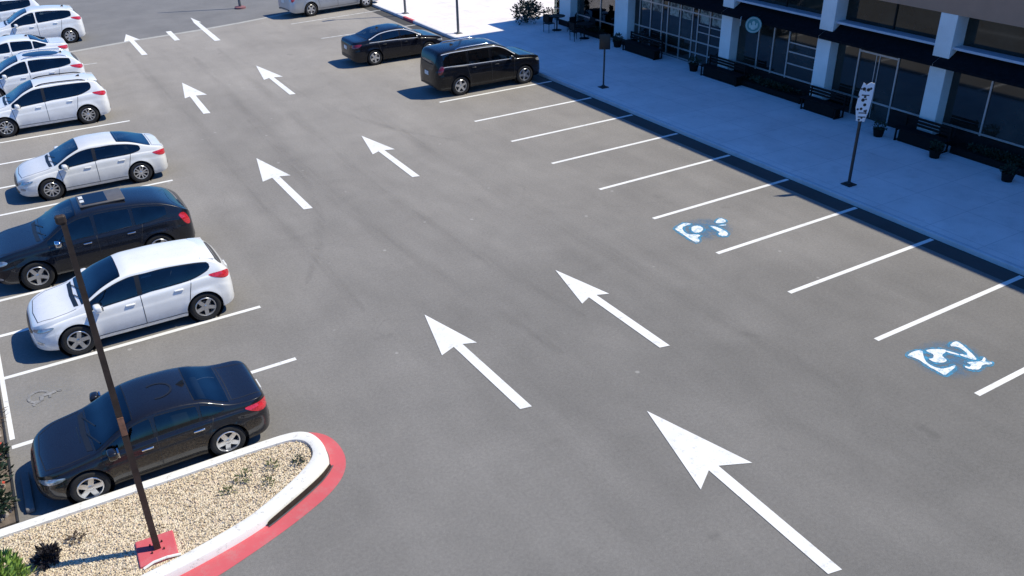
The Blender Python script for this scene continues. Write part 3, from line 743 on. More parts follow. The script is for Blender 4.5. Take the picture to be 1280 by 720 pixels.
def symbol(cx, cy, sx_, sy_, mat, field, label):
    """(u right, v up) figure in a unit box"""
    polys = []
    def arc(cu, cv, r0, r1, a0, a1, n=18):
        for i in range(n):
            p, q = R(a0+(a1-a0)*i/n), R(a0+(a1-a0)*(i+1)/n)
            polys.append([(cu+r*math.cos(t), cv+r*math.sin(t)) for r, t in ((r0, p), (r1, p), (r1, q), (r0, q))])
    def bar(a, b, wd):
        d = (Vector(b)-Vector(a)).normalized(); n = Vector((-d.y, d.x))*wd/2
        polys.append([tuple(Vector(a)+n), tuple(Vector(a)-n), tuple(Vector(b)-n), tuple(Vector(b)+n)])
    arc(-.10, -.25, .30, .42, 105, 352)
    bar((-.12, .36), (-.06, -.14), .17); bar((-.09, .14), (.20, .12), .10); bar((-.10, -.16), (.24, -.17), .14); bar((.20, -.15), (.36, -.52), .13); bar((.33, -.50), (.48, -.45), .09)
    arc(-.14, .50, .0, .10, 0, 360, 14)
    r = sheet('accessible_symbol', [], 0, mat, lot, label)
    bm = bmesh.new()
    for i, p in enumerate(polys): flat(bm, [(v*sx_, -u*sy_) for u, v in p], .0012*(i % 7))
    me = bpy.data.meshes.new('accessible_symbol'); bmesh.ops.recalc_face_normals(bm, faces=bm.faces); bm.to_mesh(me); bm.free(); me.materials.append(mat); r.data = me
    r.location = (cx, cy, .010)
    b = bmesh.new(); bmesh.ops.create_grid(b, x_segments=2, y_segments=2, size=1.0)
    f = obj('paint_field', b, field, r); f.location = (0, 0, -.005)
SYM_A = [[(15.02, 9.06), (15.24, 9.08), (15.44, 9.02), (15.22, 8.83), (15.07, 8.63), (15.1, 8.38), (15.28, 8.3), (15.52, 8.29), (15.42, 8.23), (15.12, 8.18), (14.99, 8.16), (15.0, 8.28), (15.0, 8.57), (15.06, 8.83), (14.97, 9.02)], [(15.46, 8.97), (15.63, 8.93), (15.86, 8.77), (15.8, 8.7), (15.59, 8.67), (15.55, 8.57), (15.51, 8.47), (15.36, 8.47), (15.23, 8.58), (15.24, 8.75), (15.33, 8.68), (15.48, 8.77), (15.46, 8.86)], [(16.03, 8.81), (16.32, 8.87), (16.35, 8.77), (16.23, 8.47), (16.1, 8.2), (16.01, 8.17), (15.96, 8.29), (15.9, 8.48), (15.98, 8.48), (16.06, 8.36), (16.15, 8.55), (16.17, 8.69)], [(15.83, 8.75), (15.94, 8.5), (15.88, 8.46), (15.78, 8.68)], [(15.77, 8.23), (15.91, 8.17), (16.08, 8.08), (16.28, 8.16), (16.24, 8.09), (16.13, 8.04), (16.24, 7.94), (16.14, 7.9), (15.99, 8.0), (15.8, 7.92), (15.67, 7.96), (15.58, 8.1), (15.64, 8.17), (15.68, 8.07), (15.79, 8.12)]]
SYM_B = [[(15.01, 16.55), (15.3, 16.67), (15.5, 16.7), (15.62, 16.54), (15.44, 16.54), (15.24, 16.52), (15.11, 16.33), (15.06, 16.06), (15.3, 15.94), (15.31, 15.82), (15.16, 15.81), (15.08, 15.6), (14.92, 15.54), (14.9, 15.68), (14.95, 16.09), (14.99, 16.48)], [(15.51, 16.42), (15.71, 16.35), (15.68, 16.11), (15.41, 15.98), (15.28, 16.07), (15.34, 16.26)], [(15.92, 16.18), (16.05, 16.04), (16.07, 15.78), (16.04, 15.54), (15.86, 15.42), (15.72, 15.52), (15.78, 15.67), (15.89, 15.71), (15.91, 15.96)], [(16.26, 16.29), (16.55, 16.42), (16.57, 16.2), (16.45, 16.1), (16.19, 16.19)], [(16.1, 16.09), (16.38, 16.0), (16.32, 15.93)]]
def fade(name, c, a, sc, lo, hi):
    t = NT(name); tr = t.n('BsdfTransparent'); mx = t.n('MixShader')
    t.col(c); t.set(Roughness=.8); t.l(t.math('MULTIPLY', t.ramp(t.noise(sc, 6, .75), [(lo, 0), (hi, 1)]), a), mx.inputs[0])
    t.l(tr.outputs[0], mx.inputs[1]); t.l(t.b.outputs[0], mx.inputs[2]); t.l(mx.outputs[0], t.out.inputs[0]); return t.m
M_halo = fade('worn blue paint', (.05, .33, .58), .85, 6, .38, .62)
def painted_symbol(polys, label, cx, cy):
    bm = bmesh.new()
    for i, P in enumerate(polys):
        bm.faces.new([bm.verts.new((p.x-cx, p.y-cy, .0006*i)) for p in rounded(P, 1)])
    r = obj('accessible_symbol', bm, M_isa, lot); r['label'] = label; r.location = (cx, cy, .0095)
    bm = bmesh.new()
    for i, P in enumerate(polys):
        n = len(P); V = [Vector(p) for p in P]; ar_ = sum(V[k].x*V[(k+1) % n].y-V[(k+1) % n].x*V[k].y for k in range(n))
        out = []
        for k in range(n):
            d = V[(k+1) % n]-V[k-1]; nn = Vector((d.y, -d.x)); nn = nn.normalized()*(.075 if ar_ > 0 else -.075); out.append(V[k]+nn)
        hull = rounded(out, 1); bm.faces.new([bm.verts.new((p.x-cx, p.y-cy, -.004+.0005*i)) for p in hull])
    obj('paint_halo', bm, M_halo, r)
    b = bmesh.new(); bmesh.ops.create_grid(b, x_segments=2, y_segments=2, size=1.05)
    f = obj('paint_field', b, M_bluefield, r); f.location = (0, 0, -.0055)
painted_symbol(SYM_A, 'worn white wheelchair symbol on faded blue in the nearest accessible bay', 15.62, 8.5)
painted_symbol(SYM_B, 'worn white wheelchair symbol on faded blue in the farther accessible bay', 15.7, 16.1)
symbol(-.76, 17.3, .52, .55, M_worn, M_greyfield, 'grey worn out symbol in the left bay')
def tyre_mat():
    t = NT('tyre mark'); tr = t.n('BsdfTransparent'); mx = t.n('MixShader')
    n1 = t.noise(1.0, 5, .65, t.coord((6, .22, 1))); n2 = t.noise(.35, 3)
    t.col((.06, .058, .056)); t.set(Roughness=.9)
    uv = t.n('UVMap'); sp_ = t.n('SeparateXYZ'); t.l(uv.outputs[0], sp_.inputs[0])
    e = t.ramp(t.math('ABSOLUTE', t.math('SUBTRACT', sp_.outputs[0], .5)), [(.1, 1), (.5, 0)])
    f = t.math('MULTIPLY', t.math('MULTIPLY', t.ramp(n1, [(.32, 0), (.68, 1)]), t.ramp(n2, [(.35, .25), (.65, 1)])), t.math('MULTIPLY', e, .15))
    t.l(f, mx.inputs[0]); t.l(tr.outputs[0], mx.inputs[1]); t.l(t.b.outputs[0], mx.inputs[2]); t.l(mx.outputs[0], t.out.inputs[0]); return t.m
M_tyre = tyre_mat()
for i, (pts_, wd) in enumerate((([(8.9, 13), (8.3, 18), (7.9, 24), (8.1, 32), (8.5, 44)], .34), ([(10.2, 14), (9.6, 19), (9.3, 25), (9.5, 33), (9.9, 45)], .34), ([(6.0, 17), (5.9, 24), (6.0, 33), (5.9, 47)], .4), ([(12.9, 9), (12.6, 16), (12.2, 25), (12.3, 36)], .4), ([(5.3, 19), (6.6, 21.5), (7.6, 26), (7.9, 33)], .26), ([(13.6, 26), (12.0, 29), (10.9, 33.5), (10.2, 42)], .26))):
    fx_ = pchip([(p[1], p[0]) for p in pts_]); bm = bmesh.new(); uvl = bm.loops.layers.uv.new('UVMap'); pr = None; z = .0013+.0004*i
    y0, y1 = pts_[0][1], pts_[-1][1]
    for k in range(41):
        y = y0+(y1-y0)*k/40; x = fx_(y); w_ = wd*(.3+.7*math.sin(PI*k/40)**.5)
        a, b = bm.verts.new((x-w_, y, z)), bm.verts.new((x+w_, y, z))
        if pr:
            f = bm.faces.new((pr[0], pr[1], b, a))
            for lp, u in zip(f.loops, (0, 1, 1, 0)): lp[uvl].uv = (u, y)
        pr = (a, b)
    obj('tyre_mark', bm, M_tyre, lot)
# pale drain strip across the lot
pts = [(-6, 46.2), (1, 48.0), (4, 48.6), (6.4, 49.2), (8.2, 49.45), (10.2, 49.75), (12.4, 50.25), (14.8, 50.95), (20.3, 52.6)]
M_swale = concrete_mat('pale drain concrete', (.44, .43, .40), .7)
sheet('drain_strip', [[(a[0], a[1]-.16), (b[0], b[1]-.16), (b[0], b[1]+.16), (a[0], a[1]+.16)] for a, b in zip(pts, pts[1:])], .0065, M_swale, lot, 'pale concrete drain strip across the lanes')
# darker old asphalt beyond it
def patch_mat():
    t = NT('older asphalt'); v = t.ramp(t.noise(.5, 6, .65), [(.3, (.165, .163, .163)), (.7, (.215, .211, .209))])
    v = t.mix(1, v, t.ramp(t.noise(60, 3, .7), [(.3, .8), (.7, 1.2)]), 'MULTIPLY'); t.col(v); t.set(Roughness=.92, Specular_IOR_Level=.25); return t.m
M_old = patch_mat()
ptsb = [(-6, 46.4)]+[(x, y+.16) for x, y in pts[1:]]
sheet('older_asphalt', [[a, b, (b[0], 120), (a[0], 120)] for a, b in zip(ptsb, ptsb[1:])], .0025, M_old, lot)

# ------------------------------------------------------------------ shop sidewalk
bm = bmesh.new(); bx(bm, (20.52, -60, 0), (26.9, 130, .13)); bx(bm, (26.9, 41.0, 0), (60, 130, .1295))
walk = tag(obj('sidewalk', bm, M_walk), kind='structure', label='pale concrete walk in front of the shops', cat='sidewalk')
bm = bmesh.new(); bx(bm, (20.36, -60, -.02), (20.515, 130, .142), .025, seg=3)
k = obj('kerb', bm, M_kerbgrey, walk, 40)
bm = bmesh.new(); bx(bm, (20.352, 44.6, 0), (20.52, 45.9, .149), .02); obj('red_kerb_stretch', bm, M_redblock, walk)
bm = bmesh.new(); flat(bm, rect(19.72, -60, 20.358, 130), .002); obj('painted_shade_strip', bm, concrete_mat('asphalt with painted building shade', (.075, .073, .07), .4), walk)  # flat strip coloured dark to deepen the building's shade along the kerb
# round planting bed in the plaza
bm = bmesh.new(); flat(bm, [(26.3+.9*math.cos(a*PI/12), 51.3+1.1*math.sin(a*PI/12)) for a in range(24)], .142); tag(obj('tree_well', bm, plain('brown mulch', (.12, .075, .05), .95, var=.4, scale=9, bump=.6)), 'round bed of brown mulch in the pale plaza', 'planting bed', kind='structure')

# ------------------------------------------------------------------ shops
BX = 26.8
shop = empty('shop_building', (26.35, 17, 0)); tag(shop, 'shop front building with white columns, dark awnings and grey upper wall', 'building')
def part(name, bm, mat, parent=shop, smooth=None):
    bm.transform(Matrix.Translation((-26.35, -17, 0)))
    return obj(name, bm, mat, parent, smooth)
M_col = concrete_mat('white stucco column', (.88, .84, .80), .12)
M_grey = concrete_mat('grey brown stucco', (.46, .26, .17), .15)
M_dark = plain('dark shop base', (.010, .010, .011), .7, var=.3, spec=.2)
M_inside = plain('dark shop interior', (.02, .022, .02), .9, var=.5, scale=1.2)
M_mull = plain('pale aluminium mullion', (.46, .44, .43), .35, .5, .1)
M_awn = plain('black awning cloth', (.008, .009, .012), .95, var=.3, bump=.2, scale=8, spec=.1)
M_ledge = plain('pale metal ledge', (.50, .54, .62), .5, .0, .08)
def pane_mat():
    t = NT('dark shop glass')
    n = t.noise(.5, 4, .6, t.coord((1, 1, 1.6)))
    t.col(t.ramp(n, [(.35, (.008, .009, .010)), (.6, (.026, .027, .022)), (.75, (.05, .048, .04))])); t.set(Roughness=.04, Specular_IOR_Level=.8); return t.m
M_pane = pane_mat()
HB, YE, YM = 6.85*math.tan(SUN_EL)+.35, 40.4, 37.3
cols = [(-2.6, .6), (2.4, .6), (7.35, .6), (12.3, .6), (17.2, .6), (21.9, .62), (26.95, .62), (34.0, 1.0), (38.75, 1.0)]
bm = bmesh.new(); bx(bm, (26.35, -60, 4.33), (50, YM, HB)); bx(bm, (26.35, YM, 4.33), (50, YE, 4.75)); part('upper_wall', bm, M_grey)
bm = bmesh.new(); bx(bm, (26.28, -60, HB), (50.1, YM+.07, HB+.12)); part('roof_coping', bm, M_grey)
bm = bmesh.new(); bx(bm, (27.4, -60, 0), (50, 34.4, 4.33)); part('shop_interior', bm, M_inside)
for y, wd in cols:
    bm = bmesh.new(); bx(bm, (26.35, y-wd/2, .0), (26.98, y+wd/2, 4.329), .015); c = part('column', bm, M_col)
    bm = bmesh.new(); bx(bm, (26.315, y-wd/2-.03, .13), (26.99, y+wd/2+.03, .42), .02); part('column_base', bm, M_dark, c)
edges = [-12]+[c for c, _ in cols]+[YE]
bays = []
for (y0, w0), (y1, w1) in zip(cols, cols[1:]): bays.append((y0+w0/2, y1-w1/2))
bays.append((38.75+.5, YE))
MUL = {3: [15.52], 4: [18.97, 20.6], 5: [23.91, 24.7, 25.5], 6: [27.62, 28.35, 29.1, 29.45, 30.25, 31.1, 31.5, 32.3, 33.1], 7: [36.2], 2: [9.6], 1: [4.9], 0: [0], 8: []}
for i, (a, b) in enumerate(bays):
    glassm = M_shopglass if i >= 7 else M_pane
    bm = bmesh.new(); bx(bm, (BX-.01, a, .13), (BX+.02, b, 3.3)); win = part('shop_window', bm, glassm)
    bm = bmesh.new()
    door = i == 6
    for y in MUL[i]: bx(bm, (BX-.05, y-.03, .13), (BX-.012, y+.03, 2.98), .004)
    zs = [.2, .62, 1.12, 2.3] if door else [.78]
    for z in zs: bx(bm, (BX-.04, a, z-.03), (BX-.013, b, z+.03))
    if i == 4: bx(bm, (BX-.045, 18.97, 2.42), (BX-.013, 20.6, 2.48)); bx(bm, (BX-.03, 19.72, .2), (BX-.013, 19.75, 2.42)); bx(bm, (BX-.03, 19.86, .2), (BX-.013, 19.89, 2.42))
    if i == 5:
        for z in (1.3, 1.75, 2.1): bx(bm, (BX-.03, 22.3, z-.025), (BX-.013, 23.88, z+.025))
    if i == 6:
        for z in (1.55, 1.85): bx(bm, (BX-.03, 27.3, z-.02), (BX-.013, 29.1, z+.02))
    part('mullion', bm, M_mull, win)
    if not door and i < 7:
        bm = bmesh.new(); bx(bm, (BX-.08, a, .13), (BX-.045, b if i != 4 else 18.9, .72)); part('knee_wall', bm, M_dark)
    # ledge, awning and clerestory of the bay
    bm = bmesh.new(); bx(bm, (26.46, a, 3.25), (26.95, b, 3.33), .01); part('ledge', bm, M_ledge)
    bm = bmesh.new(); bx(bm, (26.95, a, 3.33), (26.98, b, 4.329)); cw = part('clerestory_window', bm, plain('clerestory glass', (.018, .02, .016), .05, var=.6, scale=.8))
    bm = bmesh.new(); ym = (a+b)/2; bx(bm, (26.92, ym-.03, 3.33), (26.949, ym+.03, 4.329)); bx(bm, (26.92, a, 4.24), (26.949, b, 4.30)); part('mullion', bm, M_dark, cw)
    if i < 8:
        y0, y1 = cols[i][0]+.004, cols[i+1][0]-.004; bm = bmesh.new(); N = 12; g = []
        for kx in range(5):
            t = kx/4; g.append([bm.verts.new((26.8-.78*t, y0+(y1-y0)*j/N, 3.24-.42*t-.03*math.sin(PI*t)-.012*math.sin(PI*((j*3) % N)/N)*t)) for j in range(N+1)])
        g.append([bm.verts.new((26.02, y0+(y1-y0)*j/N, 2.72)) for j in range(N+1)])
        for A, B in zip(g, g[1:]):
            for j in range(N): bm.faces.new((A[j], A[j+1], B[j+1], B[j]))
        part('awning', bm, M_awn, smooth=40)
t = NT('painted door glass reflection'); nz = t.noise(3.2, 5, .75)  # mottled pale colour imitating reflections of the lot in the upper door panes
t.col(t.ramp(nz, [(.42, (.03, .035, .04)), (.52, (.26, .28, .24)), (.62, (.40, .42, .38)), (.7, (.06, .06, .06))])); t.set(Roughness=.4)
for a, b in ((27.35, 28.25), (28.45, 29.0), (29.55, 30.15), (30.4, 31.0), (31.6, 32.2), (32.4, 33.0)):
    bm = bmesh.new(); bx(bm, (BX-.013, a, 1.95), (BX-.0105, b, 2.62)); part('painted_reflection', bm, t.m)
# end wall of glass beyond the last column
bm = bmesh.new(); bx(bm, (27.0, YE-.05, .13), (34, YE-.02, 4.3)); part('shop_window', bm, M_shopglass)
bm = bmesh.new(); bx(bm, (26.8, 34.4, .0), (36, YE-.06, .131)); part('shop_floor', bm, M_inside)
# round teal blade sign and the small notice beside it
sign = empty('round_sign', (25.72, 24.85, 2.72)); tag(sign, 'round teal sign with a pale figure hung at the awning edge', 'sign')
def disc(r, y, th, n=28):
    b = bmesh.new(); lathe(b, [(.0005, -th), (r, -th), (r, th), (.0005, th)], n, Matrix.Translation((0, y, 0)) ); return b
ang = R(-50)
def rot(bm): bm.transform(Matrix.Rotation(ang, 4, 'Z')); return bm
obj('sign_panel', rot(disc(.31, 0, .03)), plain('teal sign enamel', (.05, .24, .25), .4), sign, 40)
b = bmesh.new(); lathe(b, [(.24, -.034), (.29, -.034), (.29, -.031), (.24, -.031)], 28); obj('sign_ring', rot(b), plain('pale sign enamel', (.30, .44, .42), .4), sign)
b = bmesh.new()
for cu, cv, ru, rv in ((0, .07, .06, .08), (0, -.08, .11, .10), (-.13, -.02, .035, .1), (.13, -.02, .035, .1)):
    b.faces.new([b.verts.new((cu+ru*math.cos(t*PI/8), -.036, cv+rv*math.sin(t*PI/8))) for t in range(16)])
obj('sign_figure', rot(b), plain('pale sign figure', (.40, .55, .52), .4), sign)
b = bmesh.new(); tube(b, [(0, .0, .3), (.3, .0, .3)], .015, 6); obj('bracket', b, M_darksteel, sign)
ns = empty('notice_sign', (25.78, 25.6, 2.72)); tag(ns, 'small white notice with dark print beside the round teal sign', 'sign')
b = bmesh.new(); bx(b, (-.01, -.16, -.16), (.01, .16, .16)); obj('sign_panel', rot(b), plain('white notice board', (.6, .62, .6), .5), ns)
b = bmesh.new()
for z in (.10, .04, -.03, -.1): bx(b, (-.016, -.1, z-.018), (-.0105, .1-.05*random.random(), z+.018))
obj('print', rot(b), M_black, ns)

# ------------------------------------------------------------------ posts on the walk
def post(name, label, cat, loc, parts):
    r = empty(name, loc); tag(r, label, cat)
    for nm, bm, m in parts: obj(nm, bm, m, r, 40)
    return r
def base_plate():
    b = bmesh.new(); bx(b, (-.17, -.17, 0), (.17, .17, .03), .01); lathe(b, [(.09, 0), (.09, .03), (.05, .07), (.05, .0)], 14, Matrix.Rotation(R(90), 4, 'X') @ Matrix.Translation((0, .03, 0))); return b
b1 = bmesh.new(); tube(b1, [(0, 0, 0), (0, 0, 2.15)], .045, 10)
# banner panel: pale leaf-shaped board with black printing
t = NT('pale printed sign')
vo = t.n('TexVoronoi'); vo.inputs['Scale'].default_value = 8; t.l(t.coord(), vo.inputs['Vector'])
t.col(t.ramp(vo.outputs['Distance'], [(.25, (.03, .03, .035)), (.34, (.8, .82, .86))])); t.set(Roughness=.5)
prof = [(-.13, 2.0), (.10, 1.98), (.17, 2.3), (.2, 2.7), (.2, 3.1), (.10, 3.13), (.0, 3.06), (-.1, 3.12), (-.17, 2.85), (-.2, 2.4)]
b2 = bmesh.new(); A = [b2.verts.new((x, -.06, z)) for x, z in prof]; B = [b2.verts.new((x, -.035, z)) for x, z in prof]
b2.faces.new(A); b2.faces.new(B[::-1])
for i in range(len(prof)): b2.faces.new((A[i], A[(i+1) % len(prof)], B[(i+1) % len(prof)], B[i]))
for bm_ in (b2,): bm_.transform(Matrix.Rotation(R(-40), 4, 'Z'))
sp = post('sign_post', 'dark post with tall pale printed sign board on the walk', 'sign', (21.24, 15.93, .13), [('post', b1, M_darksteel), ('base_plate', base_plate(), M_darksteel), ('sign_board', b2, t.m)])
b3 = bmesh.new()   # bold print on the board
for x, z, r_ in ((-.04, 2.62, .05), (.03, 2.48, .045), (-.05, 2.36, .04), (.06, 2.92, .05), (-.06, 2.94, .05)):
    lathe(b3, [(.0005, -.064), (r_, -.064)], 14, Matrix.Translation((x, 0, z)))
for z in (2.12, 2.24, 2.76): bx(b3, (-.1, -.066, z-.015), (.11, -.0625, z+.015))
b3.transform(Matrix.Rotation(R(-40), 4, 'Z')); obj('print', b3, M_black, [c for c in sp.children if c.name.startswith('sign_board')][0])
b1 = bmesh.new(); tube(b1, [(0, 0, 0), (0, 0, 2.15)], .035, 10)
b2 = bmesh.new(); bx(b2, (-.22, -.05, 1.55), (.22, -.03, 2.15), .01); b2.transform(Matrix.Rotation(R(-35), 4, 'Z'))
post('sign_post', 'thin dark post with small black sign panel on the shaded walk', 'sign', (21.30, 28.45, .13), [('post', b1, M_darksteel), ('base_plate', base_plate(), M_darksteel), ('sign_panel', b2, M_black)])
for y, x, lb in ((46.6, 20.85, 'thin grey post on the sunlit kerb beside the silver SUV'), (40.5, 20.98, 'thin grey post on the kerb ahead of the dark sedan')):
    b1 = bmesh.new(); tube(b1, [(0, 0, 0), (0, 0, 5.5)], [.07, .05], 10)
    b2 = bmesh.new(); bx(b2, (-.6, -.1, 5.5), (.1, .1, 5.62), .03)
    post('lamp_post', lb, 'lamp post', (x, y, .13), [('pole', b1, M_greypole), ('base_plate', base_plate(), M_greypole), ('lamp_head', b2, M_greypole)])

# ------------------------------------------------------------------ benches, pots and patio by the wall
M_bench = plain('black bench steel', (.007, .007, .008), .7, spec=.2)
M_pot = plain('dark pot', (.008, .0075, .0075), .8, var=.3, spec=.2)
M_leaf_dark = plain('dark shrub leaves', (.012, .03, .012), .6, var=.6, scale=7)
M_leaf = plain('bright green leaves', (.20, .31, .06), .5, var=.55, scale=9)
M_leaf_sage = plain('sage leaves', (.11, .13, .045), .6, var=.4, scale=9)
M_flower = plain('red flower petals', (.6, .07, .035), .5, var=.3)
M_twig = plain('dry brown twigs', (.10, .07, .05), .9, var=.4)
def leaves(n, rx, ry, rz_, size, narrow=.35, up_=.4, seed=1, z0=0, shell=.35):
    rd = random.Random(seed); b = bmesh.new()
    for _ in range(n):
        while True:
            p = Vector((rd.uniform(-1, 1), rd.uniform(-1, 1), rd.uniform(-1, 1)))
            if shell < p.length < 1: break
        lump = 1+.25*math.sin(5*p.x+seed)*math.cos(4*p.y+2*seed)
        q = Vector((p.x*rx*lump, p.y*ry*lump, z0+rz_*(1+p.z*lump)))
        d = (p+Vector((rd.gauss(0, .5), rd.gauss(0, .5), up_+rd.gauss(0, .4)))).normalized()
        s = d.cross(Vector((rd.gauss(0, 1), rd.gauss(0, 1), rd.gauss(0, 1)))).normalized(); L = size*rd.uniform(.6, 1.3)
        nrm = d.cross(s)
        a, c = b.verts.new(q), b.verts.new(q+d*L+nrm*L*.1)
        m1, m2 = b.verts.new(q+d*L*.45+s*L*narrow*.5+nrm*L*.08), b.verts.new(q+d*L*.45-s*L*narrow*.5+nrm*L*.08)
        b.faces.new((a, m1, c, m2))
    return b
def bench(label, x, y, ln):
    r = empty('bench', (x, y, .13)); tag(r, label, 'bench', 'black benches along the shop front')
    b = bmesh.new()
    for i in range(5): bx(b, (-.22+i*.09, -ln/2, .40), (-.15+i*.09, ln/2, .435), .006)
    obj('seat', b, M_bench, r)
    b = bmesh.new()
    for i in range(3): bx(b, (.26+i*.012, -ln/2, .5+i*.11), (.285+i*.012, ln/2, .58+i*.11), .006)
    obj('backrest', b, M_bench, r)
    for s in (-1, 1):
        b = bmesh.new(); y_ = s*(ln/2-.12)
        bx(b, (-.24, y_-.025, 0), (-.19, y_+.025, .40), .005); bx(b, (.2, y_-.025, 0), (.25, y_+.025, .82), .005); bx(b, (-.24, y_-.03, .36), (.25, y_+.03, .397), .005); bx(b, (-.24, y_-.03, .0), (.25, y_+.03, .03))
        obj('leg', b, M_bench, r)
    b = bmesh.new(); bx(b, (-.2, -ln/2+.2, .0), (.2, ln/2-.2, .39), .02); obj('base_box', b, M_pot, r)
bench('black bench below the round teal sign and white column', 26.0, 26.55, 2.3)
bench('black bench beside the farthest wide white column', 25.95, 31.8, 2.5)
bench('black bench at the column left of the tall pale sign', 25.95, 21.2, 1.8)
bench('black bench at the column right of the tall pale sign', 25.9, 16.95, 1.9)
def pot(label, x, y, s=1, seed=1):
    r = empty('planter_pot', (x, y, .13)); tag(r, label, 'planter', 'dark planter pots along the shop front')
    b = bmesh.new(); lathe(b, [(.001, 0), (.2*s, 0), (.27*s, .36*s), (.29*s, .38*s), (.26*s, .38*s), (.25*s, .33*s), (.001, .33*s)], 20, Matrix.Rotation(R(90), 4, 'X')); obj('pot', b, M_pot, r, 40)
    obj('foliage', leaves(220, .3*s, .3*s, .2*s, .12*s, .4, seed=seed, z0=.33*s), M_leaf_dark, r)
for i, (x, y, s, lb) in enumerate(((25.55, 18.35, .72, 'dark pot with a low shrub right of the double mullion door'), (25.35, 16.0, .72, 'dark pot in front of the white column right of the tall pale sign'), (25.4, 13.55, .72, 'dark pot at the right edge of the view by the shop front'),
     (26.0, 28.3, .8, 'dark pot at the foot of the column beside the shop doors'), (25.9, 33.6, .8, 'dark pot at the foot of the wide white column'), (26.1, 39.9, 1.0, 'dark pot at the far corner of the shops'))):
    pot(lb, x, y, s, i+3)
# low dark hedge troughs against the knee walls
for i, (a, b_, lb) in enumerate(((7.8, 11.9, 'dark hedge trough under the shop window beyond the right edge'), (12.7, 16.0, 'dark hedge trough under the nearest shop window'), (22.4, 26.0, 'dark hedge trough under the window left of the teal sign'), (35.2, 38.0, 'dark hedge trough beside the patio tables'))):
    r = empty('planter_trough', (26.4, (a+b_)/2, .13)); tag(r, lb, 'planter', 'dark hedge troughs under the shop windows')
    b = bmesh.new(); bx(b, (-.3, -(b_-a)/2, 0), (.28, (b_-a)/2, .22), .02); obj('trough', b, M_pot, r)
    obj('foliage', leaves(900, .22, (b_-a)/2*.8, .12, .10, .4, seed=20+i, z0=.18, shell=0), M_leaf_dark, r)
def patio_table(x, y, lb):
    r = empty('patio_table', (x, y, .13)); tag(r, lb, 'table', 'patio tables at the far end of the shops')
    b = bmesh.new(); lathe(b, [(.001, .70), (.42, .70), (.42, .73), (.001, .73)], 24, Matrix.Rotation(R(90), 4, 'X')); obj('table_top', b, M_bench, r, 40)
    b = bmesh.new(); tube(b, [(0, 0, 0), (0, 0, .7)], .035, 8); lathe(b, [(.001, .02), (.25, .015), (.25, 0), (.001, 0)], 18, Matrix.Rotation(R(90), 4, 'X')); obj('pedestal', b, M_bench, r, 40)
def patio_chair(x, y, rz, lb):
    r = empty('patio_chair', (x, y, .13), rz); tag(r, lb, 'chair', 'patio chairs at the far end of the shops')
    b = bmesh.new(); bx(b, (-.21, -.21, .42), (.21, .21, .455), .015); obj('seat', b, M_bench, r)
    b = bmesh.new(); bx(b, (-.23, -.21, .5), (-.2, .21, .88), .012); obj('backrest', b, M_bench, r)
    for sx_ in (-1, 1):
        for sy_ in (-1, 1):
            b = bmesh.new(); tube(b, [(sx_*.19, sy_*.19, 0), (sx_*.2, sy_*.2, .88 if sx_ < 0 else .43)], .014, 6); obj('leg', b, M_bench, r)
patio_table(25.6, 35.9, 'dark round patio table nearer the wide white column'); patio_table(25.5, 38.2, 'dark round patio table nearer the far corner')
for x, y, rz, lb in ((25.0, 35.8, 0, 'dark patio chair on the kerb side of the nearer table'), (26.1, 36.2, PI, 'dark patio chair on the window side of the nearer table'), (25.6, 36.7, -PI/2, 'dark patio chair on the far side of the nearer table'),
                  (24.95, 38.1, .2, 'dark patio chair on the kerb side of the farther table'), (26.0, 37.6, 2.4, 'dark patio chair on the window side of the farther table')):
    patio_chair(x, y, rz, lb)
def shrub(name, lb, loc, mat, n, rx, ry, rz_, size, narrow=.35, seed=1, stems=True, group=None, shell=.2, up_=.4):
    r = empty(name, loc); tag(r, lb, 'shrub' if name != 'tuft' else 'plant', group)
    obj('foliage', leaves(n, rx, ry, rz_, size, narrow, seed=seed, shell=shell, up_=up_), mat, r)
    if stems:
        rd = random.Random(seed); b = bmesh.new()
        for _ in range(9):
            a = rd.uniform(0, 6.28); q = rd.uniform(.3, .75); tube(b, [(0, 0, 0), (rx*q*.5*math.cos(a), ry*q*.5*math.sin(a), rz_*.9), (rx*q*math.cos(a), ry*q*math.sin(a), rz_*1.5)], [.012, .009, .004], 5)
        obj('stem', b, M_twig, r)
    return r
shrub('shrub', 'dark rounded shrub at the far corner of the shaded walk', (25.1, 40.6, .13), M_leaf_dark, 700, .75, .75, .55, .16, .45, 41)
shrub('shrub', 'low dark shrub between the patio and the plaza', (26.0, 41.5, .13), M_leaf_dark, 500, .5, .6, .45, .15, .45, 42)
shrub('shrub', 'small shrub in the round mulch bed', (26.3, 51.4, .14), M_leaf_sage, 300, .4, .4, .25, .12, .4, 43)

# ------------------------------------------------------------------ gravel island
outer = [(-9, 13.55), (-2.0, 13.42), (.15, 13.385), (.89, 13.365), (1.66, 13.36), (2.48, 13.36), (3.0, 13.34), (3.22, 13.25), (3.36, 13.08), (3.42, 12.8), (3.40, 12.48), (3.28, 12.16), (3.0, 11.93), (2.54, 11.67), (2.07, 11.44), (1.89, 11.36), (1.46, 11.22), (.72, 11.06), (.24, 10.99), (-.8, 10.86), (-9, 10.1)]
inner = [(-9, 13.36), (-2.0, 13.23), (.12, 13.2), (.84, 13.18), (1.63, 13.18), (2.42, 13.17), (2.9, 13.14), (3.06, 13.07), (3.17, 12.95), (3.21, 12.74), (3.17, 12.52), (3.04, 12.34), (2.75, 12.11), (2.34, 11.86), (1.95, 11.66), (1.75, 11.56), (1.35, 11.44), (.65, 11.27), (.16, 11.2), (-.85, 11.07), (-9, 10.3)]
